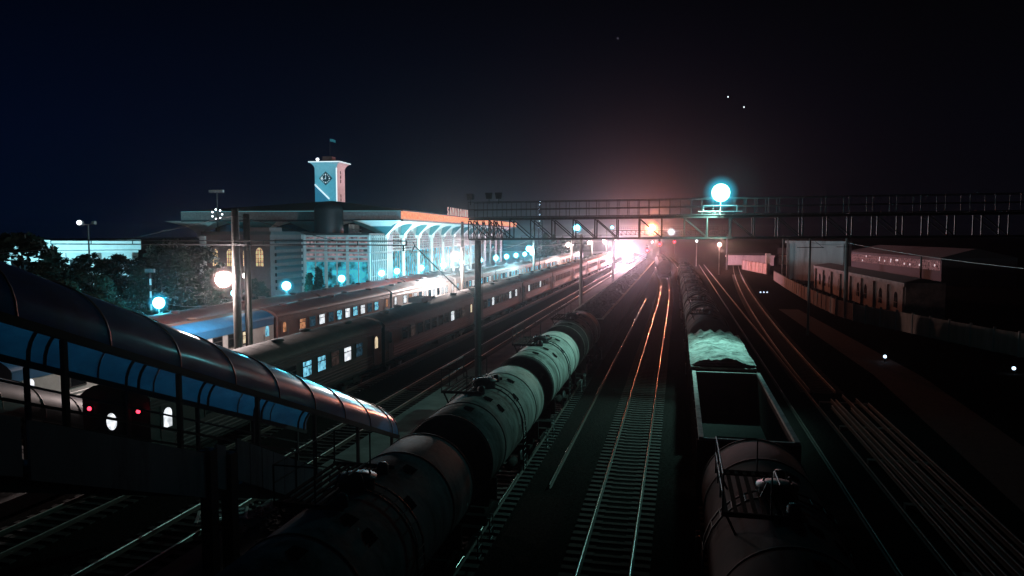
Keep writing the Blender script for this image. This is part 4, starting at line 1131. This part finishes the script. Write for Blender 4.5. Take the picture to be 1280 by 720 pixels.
# ------------------------------------------------------------------ trees
def tree_proto(kind, seed):
    rnd = random.Random(seed)
    t = empty('conifer_tree' if kind else 'bushy_tree', (0, 0, 0)); H = 10.
    b = MB(); b.tube([(0, 0, -.3), (.05, .05, 3), (.1, 0, 6), (.05, .05, 9.0)], .22, 8, r2=.04)
    for k in range(14):
        z = 2 + k*.5; a = rnd.uniform(0, 6.28); L = (10-z)*.25 if kind else 1.9
        b.tube([(.05, .03, z), (L*math.cos(a), L*math.sin(a), z + (.2 if kind else .9))], .05, 5, r2=.015)
    b.build('trunk', bark, t)
    b = MB()
    clumps = []
    for k in range(150 if kind else 120):
        if kind:
            z = rnd.uniform(1.2, 10.2); rad = max(.15, (10.4-z)*.27)*rnd.uniform(.55, 1.08)
        else:
            z = rnd.uniform(2.2, 10); rad = 2.9*math.sqrt(max(.05, 1-((z-5.8)/4.4)**2))*rnd.uniform(.35, 1.05)
        a = rnd.uniform(0, 6.283); clumps.append((rad*math.cos(a), rad*math.sin(a), z, rnd.uniform(.35, .75)))
    for (cx, cy_, cz, cr) in clumps:
        for q in range(38):
            p = Vector((rnd.gauss(0, 1), rnd.gauss(0, 1), rnd.gauss(0, .8))); p = p.normalized()*cr*rnd.uniform(.3, 1.0) + Vector((cx, cy_, cz))
            u = Vector((rnd.uniform(-1, 1), rnd.uniform(-1, 1), rnd.uniform(-.2, 1))).normalized()
            v = u.cross(Vector((rnd.uniform(-1, 1), rnd.uniform(-1, 1), rnd.uniform(-1, 1)))).normalized()
            s = rnd.uniform(.10, .2); u *= s*1.6; v *= s*.7
            b.add([p-u, p+v, p+u, p-v], [(0, 1, 2, 3)])
    b.build('crown', leaf1 if kind else leaf2, t)
    return t
protos = [tree_proto(0, 1), tree_proto(1, 2), tree_proto(0, 3), tree_proto(1, 4)]
used = set()
def P_at(px, depth):
    lat = (px-640)/950*depth
    return (lat*math.cos(PSI) - depth*math.sin(PSI), depth*math.cos(PSI) + lat*math.sin(PSI))
trees = [ # px, depth, kind, height, width scale, label
 (26, 66, 0, 12.6, 1.25, 'broad black tree at the left edge in front of the white building'),
 (62, 84, 2, 9.6, 1.0, 'dark bushy tree just right of the broad tree at the left edge'),
 (92, 78, 0, 8.0, 1.0, 'lower dark tree under the lit windows of the white building'),
 (118, 82, 2, 10.0, 1.05, 'dark tree whose top crosses the middle of the white building'),
 (150, 88, 0, 9.6, 1.0, 'dark tree beside the right end of the white building'),
 (172, 74, 3, 8.4, 1.1, 'dark conifer behind the slim red post'),
 (128, 62, 1, 7.4, 1.2, 'teal tinged conifer just above the stair canopy, left of the cyan lamp'),
 (146, 60, 3, 5.4, 1.3, 'low teal lit conifer touching the canopy edge'),
 (200, 84, 2, 9.2, 1.15, 'bushy tree behind the leftmost cyan globe lamp'),
 (226, 80, 1, 9.0, 1.3, 'teal lit conifer right of the leftmost cyan globe lamp'),
 (248, 88, 0, 9.8, 1.1, 'dark tree in front of the left corner of the brick wing'),
 (262, 78, 3, 7.0, 1.3, 'low warm lit conifer beside the double pole lamp'),
 (40, 58, 1, 7.6, 1.2, 'dark conifer low behind the stair canopy at far left'),
 (86, 60, 3, 7.0, 1.2, 'dark conifer behind the stair canopy below the white building'),
 (319, 86, 2, 5.8, .8, 'small tree under the arched window right of the double pole'),
 (386, 84, 1, 6.4, .85, 'dark twin topped conifer in front of the station louvres, left one'),
 (398, 85, 3, 6.9, .8, 'dark twin topped conifer in front of the station louvres, right one'),
 (438, 98, 0, 3.2, .7, 'low dark shrub before the station glass'),
 (682, 300, 1, 11.5, 1.2, 'far conifer beyond the end of the station, left of three'),
 (692, 300, 3, 10.5, 1.2, 'far conifer beyond the end of the station, middle of three'),
 (703, 300, 1, 9.5, 1.2, 'far conifer beyond the end of the station, right of three'),
 (212, 118, 0, 10.5, 1.2, 'far dark tree left of the station roof end')]
for i, (px, dp, kd, h, ws, lb) in enumerate(trees):
    x, y = P_at(px, dp)
    o = protos[kd] if kd not in used else copy_tree(protos[kd]); used.add(kd)
    o.location = (x, y, -.1); o.rotation_euler = (0, 0, i*1.7); o.scale = (h/10*ws, h/10*ws, h/10*(.80 if i < 6 else .88))
    tag(o, lb, 'tree', 'trees by the station')
# slim red and white post among the trees
x, y = P_at(187, 66)
rp_ = empty('striped_post', (x, y, .2), 0, 'slim red and pale striped post in front of the dark trees', 'post')
b = MB()
for k in range(12): b.lathe([(.09, k*.55), (.09, k*.55+.55)], 8, 'z', m=k % 2)
b.build('shaft', [stone, gond_m], rp_)
b = MB(); b.box(-.45, .45, -.1, .1, 6.6, 6.9); b.build('head', steel_g, rp_)

# ------------------------------------------------------------------ television mast and other far things
tv = empty('television_mast', (-63, 350, 0), 0, 'distant mast dotted with small aviation lights above the gantry walkway', 'mast')
b = MB()
for s in ((-1,-1),(1,-1),(1,1),(-1,1)): b.bar((1.4*s[0], 1.4*s[1], 0), (.3*s[0], .3*s[1], 25), .2)
for k in range(12): q = 1.35-.09*k; z = k*2.05; b.bar((-q,-q,z), (q-.1,-q,z+2), .12); b.bar((q,-q,z), (-q+.1,-q,z+2), .12)
b.build('lattice', steel_dk, tv)
for z in (25, 23.6, 21.5, 19, 16, 13):
    globe(tv, (random.uniform(-.6, .6), -1.2, z), .24, g_small, 'aviation_light')
eb = empty('pale_block', (-104, 392, 0), R(6), 'far pale pink lit block beyond the end of the station hall', 'building')
b = MB(); b.box(-12, 12, -6, 6, 0, 10.5); b.build('wall', white_w, eb)
for i in range(6):
    for j in range(2):
        b = MB(); b.box(-10+i*3.5, -8.4+i*3.5, -6.05, -6.01, 2.5+j*4, 5+j*4); b.build('window', glass_dk, eb)
b = MB(); b.box(-12.3, 12.3, -6.3, 6.3, 10.5, 10.9); b.build('roof', roof_st, eb)

# ------------------------------------------------------------------ right hand side: fence, sheds
fp_ = [(20.9, 178), (20.0, 150), (19.6, 130), (19.5, 115), (19.7, 103), (20.7, 96), (23.2, 88), (25.6, 79.5), (28.4, 70.5), (33, 58), (39, 42)]
fe = empty('concrete_fence', (20.9, 178, -.24), 0, 'long reddish concrete panel fence curving along the right of the yard', 'fence')
segs = []
pts = [Vector((x, y, 0)) for x, y in fp_]; cur = pts[0]; i = 0; out = [cur.copy()]; rem = 3.0
while i < len(pts)-1:
    d_ = pts[i+1]-cur
    if d_.length >= rem: cur = cur + d_.normalized()*rem; out.append(cur.copy()); rem = 3.0
    else: rem -= d_.length; cur = pts[i+1]; i += 1
of = Vector((20.9, 178, 0))
for a, c in zip(out, out[1:]):
    d_ = (c-a).normalized(); a_, c_ = a-of+d_*.1, c-of-d_*.1
    b = MB(); b.bar(a_+Vector((0,0,1.05)), c_+Vector((0,0,1.05+random.uniform(-.03,.03))), .1, 2.0); b.build('fence_panel', fence_m, fe)
    b = MB(); p = a-of; b.box(p.x-.1, p.x+.1, p.y-.1, p.y+.1, 0, 2.22); b.build('fence_post', concrete, fe)

def shed(name, loc, rz, label, W, Dd, h, wallm, roofm, rise, pil=0, wins=(), cat='building'):
    """front face along local x at y=0, looking to -y"""
    g = empty(name, loc, rz, label, cat)
    b = MB(); b.box(0, W, 0, Dd, 0, h); b.build('wall', wallm, g)
    b = MB()
    b.add([(-.4, -.5, h+.01), (W+.4, -.5, h+.01), (W+.4, Dd+.4, h+.01), (-.4, Dd+.4, h+.01), (1.5 if rise < 2 else -.4, Dd/2, h+rise), (W-1.5 if rise < 2 else W+.4, Dd/2, h+rise)], [(0,1,5,4),(1,2,5),(2,3,4,5),(3,0,4),(3,2,1,0)])
    b.build('roof', roofm, g)
    b = MB(); b.box(-.3, W+.3, -.3, -.002, h-.55, h-.0); b.build('cornice', wallm, g)
    for k in range(pil):
        x = .6 + (W-1.2)*k/max(1, pil-1); b = MB(); b.box(x-.3, x+.3, -.25, -.003, 0, h-.56); b.build('pilaster', wallm, g)
    for (x, hw, zb, zt_, m_) in wins:
        b = MB(); pts = [(x-hw, -.02, zb), (x+hw, -.02, zb)] + [(x+hw*math.cos(a), -.02, zt_+hw*math.sin(a)) for a in [math.pi*i/8 for i in range(9)]]
        b.add(pts, [tuple(range(len(pts)))]); wn = b.build('arched_window', m_, g)
        b = MB(); b.box(x-.04, x+.04, -.06, -.025, zb, zt_); b.box(x-hw, x+hw, -.055, -.028, (zb+zt_)/2, (zb+zt_)/2+.07); b.build('window_bars', wallm, wn)
    return g
red_w = mat('reddish_shed_wall', (.30,.20,.18), .85, var=.35, scale=.8, dirt=(.12,.09,.085), dirt_amt=.4)
pale_w = mat('pale_shed_wall', (.42,.36,.36), .85, var=.2, scale=.5, streak=True, dirt=(.2,.17,.17), dirt_amt=.3)
# workshop with arched windows, its long face towards the tracks
shed('brick_workshop', (25.6, 154, -.24), R(-88.2), 'low reddish workshop with arched windows and pilasters behind the fence', 53, 4.5, 4.4, red_w, roof_st, .5, 9,
     [(x, .75, 1.0, 2.3, glass_dk) for x in (4, 8, 12, 19, 23, 31, 35, 42.5, 45.8, 49.2)])
shed('blank_wall', (24.3, 184.5, -.24), R(-56), 'tall pale blank wall with dark coping standing behind the fence on the right', 17.5, 1.6, 8.8, pale_w, roof_st, .25, 2, cat='wall')
sh = shed('lit_strip_building', (45.5, 222, -.24), R(-84.5), 'dark building with one long strip of cluttered glowing windows', 57, 14, 5.6, mat('dark_shed_wall', (.05,.045,.05), .9), roof_st, 1.8)
for k in range(14):
    x = .6 + k*4.0
    b = MB(); b.box(x, x+3.8, -.08, -.01, 3.05, 5.0); f = b.build('window', strip_g, sh)
    b = MB()
    for q in range(5): b.box(x+.76*q, x+.76*q+.1, -.14, -.085, 3.05, 5.0)
    b.box(x, x+3.8, -.13, -.086, 4.2, 4.28); b.build('window_bars', mat('strip_bars', (.3,.2,.2), .8) if k == 0 else MAT['strip_bars'], f)
    for q in range(random.choice((0, 1, 1, 2))):
        xx = x + random.uniform(.4, 3.2); zz = random.uniform(3.3, 4.6); b = MB(); b.box(xx, xx+.45, -.2, -.15, zz, zz+.4); b.build('bright_pane', strip_b, f)
shed('gabled_house', (104, 148, -.24), R(-30), 'faint reddish gabled house in the dark at the far right', 12, 9, 5.6, red_w, roof_st, 3.6, 2, [(6, 2.0, 1.0, 3.0, glass_dk)])
shed('low_wall_shed', (15.5, 262, -.24), R(-6), 'long low pinkish shed wall at the end of the yard, right of the lamp', 15, 6, 3.3, pale_w, roof_st, .7)
shed('far_shed', (33, 268, -.24), R(-6), 'far low shed left of the pale blank wall', 14, 8, 3.2, pale_w, roof_st, 2.4)
gp = MB(); gp.box(-.5, .5, -.5, .5, 0, 5.0); gp.box(-.65, .65, -.65, .65, 5.0, 5.3)
tag(gp.build('gate_pillar', pale_w, None, (22.5, 205, -.24)), 'tall pale gate pillar at the end of the low yard wall', 'gate pillar')
gw = MB(); gw.box(-.12, .12, -14, 14, 0, 2.6)
for k in range(8): gw.box(-.2, .2, -13.8+k*3.9, -13.4+k*3.9, 0, 2.8)
tag(gw.build('yard_wall', red_w, None, (20.3, 218, -.24), R(8)), 'short reddish wall with piers leading back from the gate pillar', 'wall')
# small lights in the dark right yard
for (x, y, lb) in ((16.5, 66.2, 'small bluish ground lamp alone in the dark right yard'), (24.4, 62.4, 'small bluish ground lamp at the right edge of the yard')):
    g = empty('ground_lamp', (x, y, -.24), 0, lb, 'ground lamp', 'ground lamps in the dark yard')
    b = MB(); b.lathe([(.05, 0), (.04, .35)], 8, 'z'); b.build('stem', steel_dk, g); globe(g, (0, 0, .45), .13, g_small); point(g, (0, 0, .45), (.5,.7,1), 3, .16)
for k in range(3):
    g = empty('ground_lamp', (13.9 + k*.55, 136.7, -.24), 0, ['left', 'middle', 'right'][k] + ' of three tiny white lamps in a row on the dark ground', 'ground lamp', 'three tiny lamps in a row')
    b = MB(); b.lathe([(.05, 0), (.04, .25)], 8, 'z'); b.build('stem', steel_dk, g); globe(g, (0, 0, .33), .1, g_small)

# ------------------------------------------------------------------ overhead wires
def wire(pts, label, r=.02, sag=0., n=16):
    a, c = Vector(pts[0]), Vector(pts[1]); q = []
    for i in range(n+1):
        t = i/n; p = a.lerp(c, t); p.z -= sag*4*t*(1-t); q.append(p - a)
    b = MB(); b.tube(q, r, 5); return tag(b.build('overhead_wire', wire_m, None, a), label, 'wire', 'overhead wires')
wire(((21.2, 105, 9.0), (31.5, 48, 7.2)), 'bright wire sagging from the thick pole to the right edge', .03, .6)
wire(((-12.4, 47, 9.6), (-12.5, 99.5, 9.4)), 'wire from the gantry column to the dark pole beyond', .018, .5)
wire(((-12.5, 99.5, 9.4), (-13, 149.5, 9.3)), 'wire between the two dark poles before the glare', .018, .5)
wire(((-16.2, 42.6, 9.2), (-18.5, 93, 9.2)), 'wire above the shining rail from the long crossarm', .018, .7)
wire(((-21.8, 42.6, 9.2), (-23.5, 93.4, 9.2)), 'wire above the near train roof', .018, .7)
wire(((-40.3, 42.6, 9.2), (-60, 44, 8.8)), 'wire running left from the long crossarm to the trees', .02, .4)
wire(((-27, 42.9, 6.0), (-41, 53, 4.9)), 'thin wire sloping from the double pole to the left cyan lamp', .02, .5)
wire(((13.1, 82.3, 9.3), (21.2, 105, 9.0)), 'wire between the thin pole and the thick pole by the fence', .016, .3)

# ------------------------------------------------------------------ stars
for (az_px, el_px) in ((910, 121), (930, 134), (772, 48)):
    a = (az_px-640)/950; bb = (360-el_px)/950
    d_ = Matrix.Rotation(PSI, 3, 'Z') @ Matrix.Rotation(R(-4.09), 3, 'X') @ Vector((a, 1, bb)); d_.normalize()
    p = d_*3200 + co.location
    g = globe(None, p, 2.0 if az_px != 772 else 1.1, star_g, 'star'); tag(g, kind='structure')
